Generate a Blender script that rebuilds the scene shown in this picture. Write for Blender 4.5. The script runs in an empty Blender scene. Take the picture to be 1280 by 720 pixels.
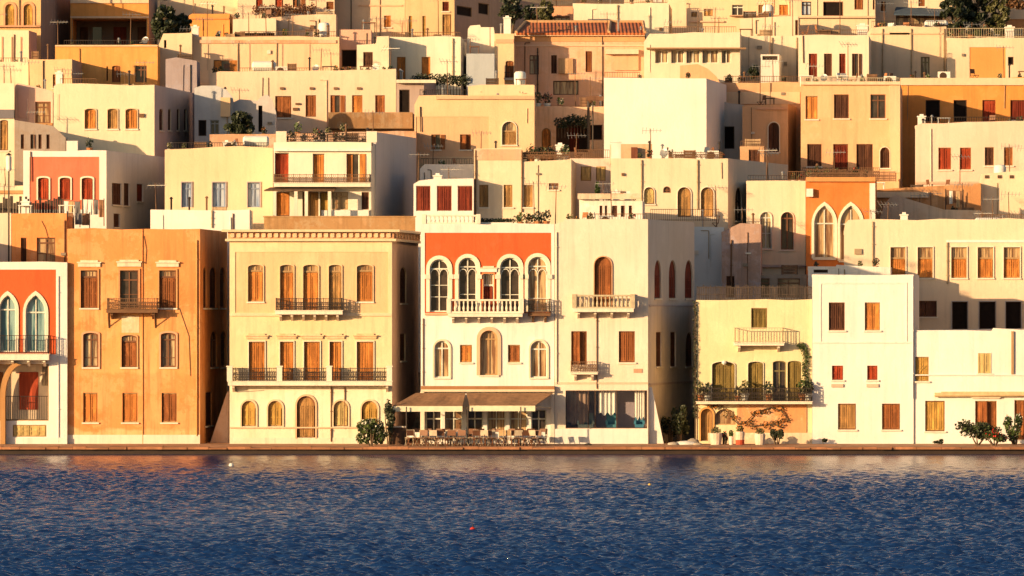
import bpy, math, random
import numpy as np
from mathutils import Vector
from mathutils.geometry import tessellate_polygon

random.seed(11)
R = random.Random(5)
SC = bpy.context.scene
COL = SC.collection
FP = 6600.0          # focal length expressed in photo pixels (photo is 1280 wide)
HY = 380.0           # photo row of the horizon
CH = 8.55            # camera height above the water
YF = 308.6           # the waterfront facades stand this far away

def Xat(px, Y): return (px - 640.0) / FP * Y
def Zat(py, Y): return CH + (HY - py) / FP * Y

TP = [(0, .35), (313, .35), (325, 4), (345, 10.5), (365, 16.5), (390, 23), (430, 33), (520, 52), (700, 70), (2500, 150)]
def ground(Y):
    for (a, za), (b, zb) in zip(TP, TP[1:]):
        if Y <= b: return za + (zb - za) * (Y - a) / (b - a)
    return TP[-1][1]

# ------------------------------------------------------------------ mesh collector
class MB:
    def __init__(s): s.v = []; s.f = []; s.m = []
    def face(s, pts, m=0):
        i = len(s.v); s.v += [tuple(p) for p in pts]; s.f.append(tuple(range(i, i + len(pts)))); s.m.append(m)
    def box(s, x0, y0, z0, x1, y1, z1, m=0):
        P = [(x0,y0,z0),(x1,y0,z0),(x1,y1,z0),(x0,y1,z0),(x0,y0,z1),(x1,y0,z1),(x1,y1,z1),(x0,y1,z1)]
        s.hexa(P, m)
    def hexa(s, P, m=0):
        i = len(s.v); s.v += [tuple(p) for p in P]
        for f in ((3,2,1,0),(4,5,6,7),(0,1,5,4),(1,2,6,5),(2,3,7,6),(3,0,4,7)):
            s.f.append(tuple(i + k for k in f)); s.m.append(m)
    def ob(s, W, u0, u1, z0, z1, o0, o1, m=0):
        """box in wall coordinates: o0 inner offset, o1 outer offset"""
        s.hexa([W.p(u0,z0,o1),W.p(u1,z0,o1),W.p(u1,z0,o0),W.p(u0,z0,o0),W.p(u0,z1,o1),W.p(u1,z1,o1),W.p(u1,z1,o0),W.p(u0,z1,o0)], m)
    def prism(s, W, pts, o0, o1, m=0):
        n = len(pts); i = len(s.v)
        s.v += [tuple(W.p(u,z,o1)) for u,z in pts] + [tuple(W.p(u,z,o0)) for u,z in pts]
        s.f.append(tuple(range(i, i+n))); s.m.append(m)
        s.f.append(tuple(reversed(range(i+n, i+2*n)))); s.m.append(m)
        for k in range(n):
            j = (k+1) % n
            s.f.append((i+k, i+n+k, i+n+j, i+j)); s.m.append(m)
    def ring(s, W, A, B, o0, o1, closed=True, m=0):
        n = len(A)
        rng = range(n) if closed else range(n-1)
        for k in rng:
            j = (k+1) % n
            a, b, c, d = A[k], A[j], B[j], B[k]
            s.face([W.p(*a,o1),W.p(*b,o1),W.p(*c,o1),W.p(*d,o1)], m)
            s.face([W.p(*b,o1),W.p(*a,o1),W.p(*a,o0),W.p(*b,o0)], m)
            s.face([W.p(*d,o1),W.p(*c,o1),W.p(*c,o0),W.p(*d,o0)], m)
    def tube(s, p, q, r, r2=None, n=6, m=0, cap=True):
        p, q = Vector(p), Vector(q); d = (q-p)
        if d.length < 1e-6: return
        d.normalize(); a = d.orthogonal().normalized(); b = d.cross(a)
        r2 = r if r2 is None else r2
        i = len(s.v)
        for c, rr in ((p, r), (q, r2)):
            for k in range(n):
                t = 2*math.pi*k/n
                s.v.append(tuple(c + a*(math.cos(t)*rr) + b*(math.sin(t)*rr)))
        for k in range(n):
            j = (k+1) % n; s.f.append((i+k, i+j, i+n+j, i+n+k)); s.m.append(m)
        if cap:
            s.f.append(tuple(reversed(range(i, i+n)))); s.m.append(m)
            s.f.append(tuple(range(i+n, i+2*n))); s.m.append(m)
    def lathe(s, c, prof, n=12, m=0):
        i = len(s.v); k0 = len(prof)
        for r, z in prof:
            for k in range(n):
                t = 2*math.pi*k/n; s.v.append((c[0]+r*math.cos(t), c[1]+r*math.sin(t), c[2]+z))
        for a in range(k0-1):
            for k in range(n):
                j = (k+1) % n; s.f.append((i+a*n+k, i+a*n+j, i+(a+1)*n+j, i+(a+1)*n+k)); s.m.append(m)
        s.f.append(tuple(reversed(range(i, i+n)))); s.m.append(m)
        s.f.append(tuple(range(i+(k0-1)*n, i+k0*n))); s.m.append(m)
    def leaves(s, c, rad, n, size, rnd, m=0, flat=1.0):
        cx, cy, cz = c; rx, ry, rz = rad
        for _ in range(n):
            while True:
                x, y, z = rnd.uniform(-1,1), rnd.uniform(-1,1), rnd.uniform(-1,1)
                if x*x+y*y+z*z <= 1: break
            p = Vector((cx+x*rx, cy+y*ry, cz+z*rz))
            d = Vector((rnd.gauss(0,1), rnd.gauss(0,1), rnd.gauss(0,1)*flat)).normalized()
            a = d.orthogonal().normalized(); b = d.cross(a); q = size*rnd.uniform(.55,1.3)
            s.face([p-a*q*.5, p+b*q*.32, p+a*q*.5, p-b*q*.32], m)
    def build(s, name, mats, parent=None, smooth=False):
        if not isinstance(mats, (list, tuple)): mats = [mats]
        o0 = Vector((0,0,0)); q = parent
        while q is not None: o0 += q.location; q = q.parent
        me = bpy.data.meshes.new(name)
        me.from_pydata([(x-o0.x, y-o0.y, z-o0.z) for x,y,z in s.v], [], s.f)
        for m in mats: me.materials.append(m)
        if len(mats) > 1: me.polygons.foreach_set('material_index', s.m)
        if smooth: me.polygons.foreach_set('use_smooth', [True]*len(s.f))
        me.update()
        o = bpy.data.objects.new(name, me); COL.objects.link(o); o.parent = parent
        return o

def empty(name, loc, label, cat, group=None):
    o = bpy.data.objects.new(name, None); COL.objects.link(o); o.location = loc; o.empty_display_size = .3
    return tag(o, label, cat, group)
def tag(o, label, cat, group=None):
    o['label'] = label; o['category'] = cat
    if group: o['group'] = group
    return o
def recentre(o, c):
    """put a one-mesh thing's origin at its base"""
    c = Vector(c); me = o.data
    for v in me.vertices: v.co -= c
    o.location = c
    return o

# ------------------------------------------------------------------ materials
MC = {}
def nmat(key):
    m = bpy.data.materials.new(key); m.use_nodes = True; nt = m.node_tree
    b = nt.nodes['Principled BSDF']
    return m, nt, b
def N(nt, t, **k):
    n = nt.nodes.new(t)
    for a, v in k.items():
        if a.startswith('i_'):
            n.inputs[a[2:].replace('_',' ')].default_value = v
        else: setattr(n, a, v)
    return n
def mixc(nt, fac, a, b, mode='MIX'):
    n = nt.nodes.new('ShaderNodeMix'); n.data_type = 'RGBA'; n.blend_type = mode
    L = nt.links
    for sock, v in ((n.inputs[0], fac), (n.inputs[6], a), (n.inputs[7], b)):
        if hasattr(v, 'is_output'): L.new(v, sock)
        elif isinstance(v, (int, float)): sock.default_value = v
        else: sock.default_value = (*v[:3], 1)
    return n.outputs[2]
def noise(nt, scale, detail=5, sx=1, sy=1, sz=1, rough=.6, w=0.0):
    g = N(nt, 'ShaderNodeNewGeometry'); mp = N(nt, 'ShaderNodeMapping'); nt.links.new(g.outputs['Position'], mp.inputs['Vector'])
    mp.inputs['Scale'].default_value = (sx, sy, sz); mp.inputs['Location'].default_value = (w, w*.7, w*.3)
    n = N(nt, 'ShaderNodeTexNoise'); nt.links.new(mp.outputs[0], n.inputs['Vector'])
    n.inputs['Scale'].default_value = scale; n.inputs['Detail'].default_value = detail; n.inputs['Roughness'].default_value = rough
    return n.outputs['Fac']
def ramp(nt, src, a, b, va=0.0, vb=1.0):
    n = N(nt, 'ShaderNodeMapRange'); nt.links.new(src, n.inputs['Value'])
    n.inputs['From Min'].default_value = a; n.inputs['From Max'].default_value = b
    n.inputs['To Min'].default_value = va; n.inputs['To Max'].default_value = vb
    return n.outputs['Result']
def bump(nt, b, h, strength=.3, dist=.02):
    n = N(nt, 'ShaderNodeBump'); n.inputs['Strength'].default_value = strength; n.inputs['Distance'].default_value = dist
    nt.links.new(h, n.inputs['Height']); nt.links.new(n.outputs[0], b.inputs['Normal'])

def plaster(c, age=.5, band=None):
    if c[1] > .40: c = (c[0], c[1]*(1-.17*(1-c[2]/c[0])), c[2] + (.62-c[2])*.10 if c[2] < .62 else c[2])
    elif .30 < c[1]: c = (c[0], c[1]*.90, c[2])
    k = ('pl', tuple(c), age, band)
    if k in MC: return MC[k]
    m, nt, b = nmat('plaster')
    w = len(MC) * 7.3
    dark = tuple(x*.62 for x in c); warm = (c[0]*.86, c[1]*.70, c[2]*.50); lite = tuple(min(.85, x*1.12+.03) for x in c)
    big = ramp(nt, noise(nt, .22, 6, w=w), .35, .7)
    c0 = c
    if band:
        g0 = N(nt, 'ShaderNodeNewGeometry'); sp = N(nt, 'ShaderNodeSeparateXYZ'); nt.links.new(g0.outputs['Position'], sp.inputs[0])
        ad = N(nt, 'ShaderNodeMath', operation='MULTIPLY_ADD'); nt.links.new(noise(nt, .5, 6, w=w+5), ad.inputs[0]); ad.inputs[1].default_value = 1.6; nt.links.new(sp.outputs['Z'], ad.inputs[2])
        for z0_, z1_, cc in band:
            lo = ramp(nt, ad.outputs[0], z0_+.75, z0_+.95); hi = ramp(nt, ad.outputs[0], z1_+.75, z1_+.95, 1.0, 0.0)
            mm_ = N(nt, 'ShaderNodeMath', operation='MULTIPLY'); nt.links.new(lo, mm_.inputs[0]); nt.links.new(hi, mm_.inputs[1])
            c0 = mixc(nt, mm_.outputs[0], c0, cc)
    c1 = mixc(nt, mixf(nt, big, .55*age), c0, warm)
    pat = ramp(nt, noise(nt, .55, 8, rough=.7, w=w+3), .53, .60)
    c2 = mixc(nt, mixf(nt, pat, .75*age), c1, lite)
    if age >= .55:
        ka = min(1, (age-.35)/.6)
        c2 = mixc(nt, mixf(nt, ramp(nt, noise(nt, .3, 9, rough=.75, w=w+13), .50, .53), .42*ka), c2, (min(.8,c[0]*1.08), min(.72,c[1]*1.45), min(.6,c[2]*1.9)))
        c2 = mixc(nt, mixf(nt, ramp(nt, noise(nt, .42, 9, rough=.75, w=w+23), .56, .60), .5*ka), c2, (c[0]*.75, c[1]*.62, c[2]*.5))
    st = ramp(nt, noise(nt, 1.0, 6, 2.6, 2.6, .16, .65, w+9), .50, .74)
    c3 = mixc(nt, mixf(nt, st, min(1,.12+.95*age)), c2, dark)
    fine = noise(nt, 5.0, 6, w=w)
    c3 = mixc(nt, mixf(nt, ramp(nt, noise(nt, .11, 4, 1, 1, 1.6, w=w+2), .42, .66), .22), c3, tuple(x*y for x, y in zip(c, (.72,.60,.48))))
    c4 = mixc(nt, mixf(nt, ramp(nt, fine, .55, .75), .35*age), c3, dark)
    nt.links.new(c4, b.inputs['Base Color'])
    b.inputs['Roughness'].default_value = .92; b.inputs['Specular IOR Level'].default_value = .2
    bump(nt, b, noise(nt, 1.6, 9, w=w, rough=.7), .55, .07)
    MC[k] = m; return m
def mixf(nt, f, s):
    n = N(nt, 'ShaderNodeMath', operation='MULTIPLY'); nt.links.new(f, n.inputs[0]); n.inputs[1].default_value = s
    return n.outputs[0]
def wood(c, louvre=False):
    k = ('wd', tuple(c), louvre)
    if k in MC: return MC[k]
    m, nt, b = nmat('painted_wood')
    dark = tuple(x*.5 for x in c); lite = (min(1,c[0]*1.5+.03), min(1,c[1]*1.5+.02), c[2]*1.4+.01)
    f = ramp(nt, noise(nt, 1.2, 5, 5, 5, .35), .35, .68)
    c1 = mixc(nt, f, dark, c)
    g = ramp(nt, noise(nt, .9, 3, 3, 3, 1.0, w=4), .5, .72)
    c2 = mixc(nt, mixf(nt, g, .7), c1, lite)
    nt.links.new(c2, b.inputs['Base Color']); b.inputs['Roughness'].default_value = .7
    b.inputs['Specular IOR Level'].default_value = .3
    if louvre:
        gg = N(nt, 'ShaderNodeNewGeometry'); wv = N(nt, 'ShaderNodeTexWave', bands_direction='Z', wave_profile='SAW')
        wv.inputs['Scale'].default_value = 3.2
        nt.links.new(gg.outputs['Position'], wv.inputs['Vector']); bump(nt, b, wv.outputs['Fac'], .8, .03)
    MC[k] = m; return m
def flat(key, c, rough=.6, metal=0.0, var=.3, spec=.4):
    k = ('fl', key)
    if k in MC: return MC[k]
    m, nt, b = nmat(key)
    f = ramp(nt, noise(nt, 3.0, 5), .35, .7)
    nt.links.new(mixc(nt, f, tuple(x*(1-var) for x in c), c), b.inputs['Base Color'])
    b.inputs['Roughness'].default_value = rough; b.inputs['Metallic'].default_value = metal
    b.inputs['Specular IOR Level'].default_value = spec
    MC[k] = m; return m
def leafmat(key, c, c2):
    k = ('lf', key)
    if k in MC: return MC[k]
    m, nt, b = nmat(key)
    f = ramp(nt, noise(nt, 2.2, 4), .35, .65)
    g = N(nt, 'ShaderNodeNewGeometry')
    a = mixc(nt, f, c, c2); nt.links.new(mixc(nt, mixf(nt, g.outputs['Random Per Island'], .6), a, tuple(x*.45 for x in c)), b.inputs['Base Color'])
    b.inputs['Roughness'].default_value = .55
    MC[k] = m; return m
def pane_mat(key, c, rough=.12, streak=None):
    k = ('pn', key)
    if k in MC: return MC[k]
    m, nt, b = nmat('glass_' + key)
    if streak:
        f = ramp(nt, noise(nt, 1.3, 3, 4, 4, .3), .42, .55)
        nt.links.new(mixc(nt, f, c, streak), b.inputs['Base Color'])
    else:
        f = ramp(nt, noise(nt, 1.1, 3), .4, .6)
        nt.links.new(mixc(nt, f, c, tuple(x*1.8 for x in c)), b.inputs['Base Color'])
    b.inputs['Roughness'].default_value = rough; b.inputs['Specular IOR Level'].default_value = .5
    MC[k] = m; return m
def tiles(key, c, axis='X', scale=2.2):
    k = ('tl', key)
    if k in MC: return MC[k]
    m, nt, b = nmat(key)
    gg = N(nt, 'ShaderNodeNewGeometry'); wv = N(nt, 'ShaderNodeTexWave', bands_direction=axis)
    wv.inputs['Scale'].default_value = scale; wv.inputs['Distortion'].default_value = .6
    nt.links.new(gg.outputs['Position'], wv.inputs['Vector'])
    f = ramp(nt, noise(nt, 1.2, 6), .3, .7)
    c1 = mixc(nt, f, tuple(x*.55 for x in c), c)
    nt.links.new(mixc(nt, mixf(nt, wv.outputs['Fac'], .4), c1, tuple(x*.35 for x in c)), b.inputs['Base Color'])
    bump(nt, b, wv.outputs['Fac'], .7, .06); b.inputs['Roughness'].default_value = .85
    MC[k] = m; return m
def stone(key, c, scale=1.4):
    k = ('st', key)
    if k in MC: return MC[k]
    m, nt, b = nmat(key)
    gg = N(nt, 'ShaderNodeNewGeometry'); vo = N(nt, 'ShaderNodeTexVoronoi'); vo.inputs['Scale'].default_value = scale
    nt.links.new(gg.outputs['Position'], vo.inputs['Vector'])
    sx = N(nt, 'ShaderNodeSeparateColor'); nt.links.new(vo.outputs['Color'], sx.inputs[0])
    c1 = mixc(nt, sx.outputs[0], tuple(x*.6 for x in c), tuple(min(1, x*1.2) for x in c))
    f = ramp(nt, noise(nt, 3, 7), .35, .7)
    nt.links.new(mixc(nt, mixf(nt, f, .6), c1, tuple(x*.5 for x in c)), b.inputs['Base Color'])
    b.inputs['Roughness'].default_value = .9
    bump(nt, b, vo.outputs['Distance'], .6, .08)
    MC[k] = m; return m

WHITE=(.81,.78,.73); CREAM=(.78,.68,.48); YELL=(.78,.65,.38); OCHRE=(.72,.47,.23); ORANGE=(.77,.345,.11)
PINKW=(.78,.63,.45); REDP=(.68,.12,.038); CORAL=(.76,.20,.075); TERR=(.55,.25,.10); SAND=(.62,.48,.30); LIME=(.77,.70,.38)
SHUT = dict(brown=(.37,.125,.04), dark=(.12,.045,.025), orange=(.68,.25,.06), red=(.42,.06,.02), cream=(.66,.48,.20),
            olive=(.25,.17,.05), yellow=(.62,.36,.09), blue=(.22,.28,.42), tan=(.50,.27,.10), maroon=(.22,.03,.012))
PANE = dict(dark=pane_mat('dark', (.035,.025,.02), .08), curtain=pane_mat('curtain', (.55,.42,.24), .25, (.16,.09,.05)),
            teal=pane_mat('teal', (.05,.13,.16), .08, (.24,.36,.36)), blue=pane_mat('blue', (.20,.27,.42), .2, (.45,.50,.58)),
            warm=pane_mat('warm', (.20,.10,.05), .15, (.50,.34,.18)), void=flat('dark_room_sheet', (.02,.014,.012), 1.0, spec=.1))  # void is a near-black sheet standing for the unlit room behind
def framem(c): return flat('frame_'+c, dict(white=(.76,.72,.62), brown=(.20,.08,.035), dark=(.07,.035,.02), tan=(.45,.27,.12), grey=(.3,.3,.3), blue=(.25,.3,.42), olive=(.22,.17,.07))[c], .6)
IRON = flat('wrought_iron', (.05,.035,.03), .6, .3)
IRONL = flat('pale_painted_iron', (.55,.45,.30), .6)
RUST = flat('rusty_iron', (.20,.10,.05), .8)
TRIM = plaster((.78,.72,.58), .35)
LEAF = leafmat('leaf_green', (.045,.075,.018), (.10,.14,.03)); LEAFD = leafmat('leaf_dark', (.018,.028,.012), (.05,.06,.02))
LEAFY = leafmat('leaf_olive', (.09,.09,.03), (.16,.15,.05)); FLOW = flat('petal_white', (.8,.72,.6), .6); FLOWR = flat('petal_red', (.6,.04,.03), .6)
FLOWO = flat('petal_orange', (.7,.25,.05), .6); BARK = flat('bark', (.14,.09,.055), .95)
CLOTH = flat('white_cloth', (.78,.75,.68), .9, var=.1); TERRA = flat('terracotta', (.45,.18,.07), .85)
TANKW = flat('white_tank', (.78,.76,.70), .6, var=.15); STEEL = flat('galvanised_steel', (.40,.38,.36), .45, .6)

# ------------------------------------------------------------------ wall frame
class Wall:
    def __init__(s, P0, P1):
        s.P0 = Vector((*P0, 0)); s.P1 = Vector((*P1, 0)); d = s.P1 - s.P0; s.L = d.length; s.d = d / s.L
        s.n = Vector((s.d.y, -s.d.x, 0))
    def p(s, u, z, o=0.0):
        q = s.P0 + s.d*u + s.n*o; return Vector((q.x, q.y, z))
    def off(s, o):
        a = s.P0 + s.n*o; b = s.P1 + s.n*o; return Wall((a.x, a.y), (b.x, b.y))
    def u(s, px):
        k = (px - 640.0)/FP; return (k*s.P0.y - s.P0.x) / (s.d.x - k*s.d.y)
    def z(s, py, u=0.0): return Zat(py, s.P0.y + s.d.y*u)

def outline(u0, z0, u1, z1, shape='rect', ins=0.0, keepbot=False):
    u0 += ins; u1 -= ins; z1 -= ins
    if not keepbot: z0 += ins
    w = u1 - u0; um = (u0+u1)/2
    if shape == 'rect': return [(u0,z0),(u1,z0),(u1,z1),(um,z1),(u0,z1)]
    pts = [(u0,z0),(u1,z0)]
    if shape == 'ogive':
        h = min(.86*w, (z1-z0)*.6); zs = z1 - h
        for k in range(0, 7):
            t = k/6; a = t*math.pi/3; pts.append((u0 + w*math.cos(a), zs + math.sin(a)*w*(h/(.866*w))))
        L = [(2*um-u, z) for u, z in reversed(pts[2:-1])]
        return pts + L
    rise = w/2 if shape == 'round' else .16*w
    rise = min(rise, (z1-z0)*.6); zs = z1 - rise
    for k in range(0, 13):
        a = math.pi*k/12; pts.append((um + w/2*math.cos(a), zs + rise*math.sin(a)))
    return pts
def spring(z0, z1, w, shape):
    if shape == 'ogive': return z1 - min(.86*w, (z1-z0)*.6)
    if shape == 'round': return z1 - min(w/2, (z1-z0)*.6)
    return z1 - .16*w

ALLH = []
class House:
    def __init__(s, name, label, short, x0, x1, top, Y, col, depth=11, xs=None, cat='house', age=.5, base=None, cornice=None, jit=.055, sidecol=None, band=None):
        s.band = band; s.label, s.short, s.Y = label, short, Y
        s.name = name; s.cat = cat
        s.prof = top if isinstance(top, list) else [(x0, top), (x1, top)]
        s.x0, s.x1 = x0, x1
        s.zb = (ground(Y) - 1.2) if base is None else base
        X0, X1 = Xat(x0, Y), Xat(x1, Y)
        Xr = Xat(xs, Y+depth) if xs is not None else X1 + .3
        s.front = Wall((X0, Y), (X1, Y)); s.side = Wall((X1, Y), (Xr, Y+depth))
        s.X0, s.X1, s.Xr, s.depth = X0, X1, Xr, depth
        s.col = col; s.age = age; s.sidecol = sidecol
        s.wins = []; s.pans = []; s.jit = jit
        zt = [Zat(y, Y) for _, y in s.prof]
        s.ztop = min(zt[0], zt[-1]); s.roofz = s.ztop - .18
        s.root = empty(name, ((X0+X1)/2, Y, s.zb), label, cat)
        s.cornice = cornice
        ALLH.append(s)
    def rect(s, x0, y0, x1, y1, W=None):
        W = W or s.front
        a, b = W.u(x0), W.u(x1); m = (a+b)/2
        return a, W.z(y1, m), b, W.z(y0, m)
    def win(s, x0, y0, x1, y1, shape='rect', style='S:brown', side=False, dep=.16, **k):
        s.wins.append((x0, y0, x1, y1, shape, style, side, dep, k)); return s
    def row(s, xs, y0, y1, shape='rect', style='S:brown', **k):
        for i, (a, b) in enumerate(xs):
            s.win(a, y0, b, y1, shape, style[i % len(style)] if isinstance(style, list) else style, **k)
        return s
    def panel(s, x0, y0, x1, y1, col): s.pans.append((x0, y0, x1, y1, col)); return s
    def finish(s):
        F, S = s.front, s.side
        wall = MB(); mats = [plaster(s.col, s.age, s.band)]
        rf = R
        # wall tops
        top = [(F.u(px), F.z(py)) for px, py in s.prof]
        pr = []
        for (a, za), (b, zb) in zip(top, top[1:]):
            n = max(1, int((b-a)/1.3))
            for k in range(n):
                t = k/n; pr.append((a+(b-a)*t, za+(zb-za)*t + (rf.uniform(-s.jit, s.jit) if (k or pr) else 0)))
        pr.append(top[-1])
        outer = [(0, s.zb), (F.L, s.zb)] + list(reversed(pr))
        holes = {0: [], 1: []}; pholes = [[] for _ in s.pans]
        prec = [s.rect(*p[:4]) for p in s.pans]
        wl = []
        for w in s.wins:
            x0, y0, x1, y1, shape, style, side, dep, k = w
            W = S if side else F
            r = s.rect(x0, y0, x1, y1, W)
            ol = outline(*r, shape); pi = None
            if not side:
                for i, q in enumerate(prec):
                    if q[0] < r[0] and q[2] > r[2] and q[1] < (r[1]+r[3])/2 < q[3]:
                        pi = i
                        if r[1] < q[1]+.03: r = (r[0], q[1]+.03, r[2], r[3])
                        if r[3] > q[3]-.03: r = (r[0], r[1], r[2], q[3]-.03)
                        ol = outline(*r, shape)
            if pi is None: holes[1 if side else 0].append(ol)
            else: pholes[pi].append(ol)
            base = -.04 if pi is not None else 0.0
            wl.append((W, r, shape, style, dep, k, ol, base))
            # reveals
            n = len(ol)
            d2 = base - dep
            for i in range(n):
                j = (i+1) % n
                wall.face([W.p(*ol[i], d2), W.p(*ol[j], d2), W.p(*ol[j], base), W.p(*ol[i], base)])
        prect = [[(q[0],q[1]),(q[2],q[1]),(q[2],q[3]),(q[0],q[3])] for q in prec]
        def tess(W, out, hs, o, mb, m):
            loops = [[Vector((u, z, 0)) for u, z in out]] + [[Vector((u, z, 0)) for u, z in h] for h in hs]
            allp = [p for l in loops for p in l]
            i0 = len(mb.v); mb.v += [tuple(W.p(p.x, p.y, o)) for p in allp]
            for t in tessellate_polygon(loops):
                a, b, c = (allp[i] for i in t)
                if (b.x-a.x)*(c.y-a.y) - (b.y-a.y)*(c.x-a.x) < 0: t = (t[0], t[2], t[1])
                mb.f.append(tuple(i0+i for i in t)); mb.m.append(m)
        tess(F, outer, holes[0] + prect, 0, wall, 0)
        zR, zL = top[-1][1], top[0][1]
        mats.append(plaster(s.sidecol or tuple(x*.93 for x in s.col), s.age))  # side walls get a darker plaster, flank shade put into the colour
        tess(S, [(0,s.zb),(S.L,s.zb),(S.L,zR),(0,zR)], holes[1], 0, wall, 1)
        # left + rear
        bl = Vector((s.X0 + s.Xr - s.X1, s.Y + s.depth, 0)); br = Vector((s.Xr, s.Y+s.depth, 0)); fl = Vector((s.X0, s.Y, 0))
        wall.face([(bl.x,bl.y,s.zb),(fl.x,fl.y,s.zb),(fl.x,fl.y,zL),(bl.x,bl.y,zL)])
        wall.face([(br.x,br.y,s.zb),(bl.x,bl.y,s.zb),(bl.x,bl.y,zL),(br.x,br.y,zR)])
        # parapet thickness (front strip follows the profile)
        t = .3
        for (a, za), (b, zb) in zip(pr, pr[1:]):
            wall.face([F.p(a,za,0), F.p(b,zb,0), F.p(b,zb,-t), F.p(a,za,-t)])
            wall.face([F.p(b,s.roofz,-t), F.p(a,s.roofz,-t), F.p(a,za,-t), F.p(b,zb,-t)])
        wall.face([S.p(t,zR,0), S.p(S.L,zR,0), S.p(S.L,zR,-t), S.p(t,zR,-t)])
        wall.face([S.p(S.L,s.roofz,-t), S.p(t,s.roofz,-t), S.p(t,zR,-t), S.p(S.L,zR,-t)])
        i0 = 1
        for i, p in enumerate(s.pans):
            mats.append(plaster(p[4], s.age))
            mi = len(mats)-1
            tess(F, prect[i], pholes[i], -.04, wall, mi)
            q = prect[i]
            for a in range(4):
                b = (a+1) % 4; wall.face([F.p(*q[a],-.04),F.p(*q[b],-.04),F.p(*q[b],0),F.p(*q[a],0)])
        s.wallo = wall.build('wall', mats, s.root)
        roof = MB()
        e = .02
        roof.hexa([(s.X0+.3,s.Y+.3,s.roofz-.25),(s.X1-.3,s.Y+.3,s.roofz-.25),(br.x-.3,br.y-.1,s.roofz-.25),(bl.x+.05,bl.y-.1,s.roofz-.25),
                   (s.X0+.3,s.Y+.3,s.roofz),(s.X1-.3,s.Y+.3,s.roofz),(br.x-.3,br.y-.1,s.roofz),(bl.x+.05,bl.y-.1,s.roofz)])
        roof.build('roof', plaster((.30,.26,.22), .9), s.root)
        for w in wl: make_window(s, *w)
        # drainpipes and cables that run down the facade between the openings
        if s.name not in ('chimney_stack',) and F.L > 2.0:
            occ = [(r[0]-.25, r[2]+.25) for W_, r, *_ in wl if W_ is F]
            zlow = max(s.zb+.4, Zat(556, s.Y))
            for _ in range(R.choice([1,2,2,3]) + int(F.L/6)):
                u = R.uniform(.3, F.L-.3)
                if any(a < u < b for a, b in occ) or s.label.startswith('tall blank'): continue
                zt = s.ztop - R.uniform(.0,.5); zl = zlow if R.random() < .35 else zt - R.uniform(.8, 3.0)
                zl = max(zl, zlow); m = MB(); rr = R.choice([.018,.025,.035]); jg = R.uniform(-.04,.04)
                m.tube(F.p(u, zl, rr+.015), F.p(u+jg, zt, rr+.015), rr, n=5)
                if R.random() < .3: m.tube(F.p(u+jg, zt, rr+.015), F.p(u+jg+R.uniform(-.5,.5), zt+.02, rr+.015), rr, n=5)
                m.build('downpipe' if rr > .03 else 'cable', R.choice([RUST, IRON, flat('drain_pipe', (.42,.30,.18), .7), plaster(s.col, .9)]), s.root)
            # small wall boxes, vents and lamps
            for _ in range(R.choice([0,1,1,2])):
                u = R.uniform(.4, F.L-.4)
                if any(a < u < b for a, b in occ) or s.label.startswith('tall blank'): continue
                z = s.ztop - R.uniform(.6, 2.6); w_ = R.uniform(.08,.2); m = MB(); m.ob(F, u-w_, u+w_, z, z+R.uniform(.1,.3), .003, .12)
                m.build('meter_box', R.choice([RUST, TRIM, flat('meter_box', (.3,.24,.18), .7)]), s.root)
        if s.cornice:
            for (ya, yb, pr_, c) in s.cornice:
                m = MB(); z1, z0 = F.z(ya), F.z(yb)
                m.ob(F, -.02, F.L+pr_*.6, z0, z1, .003, pr_)
                m.build('cornice', plaster(c, .4), s.root)

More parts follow.
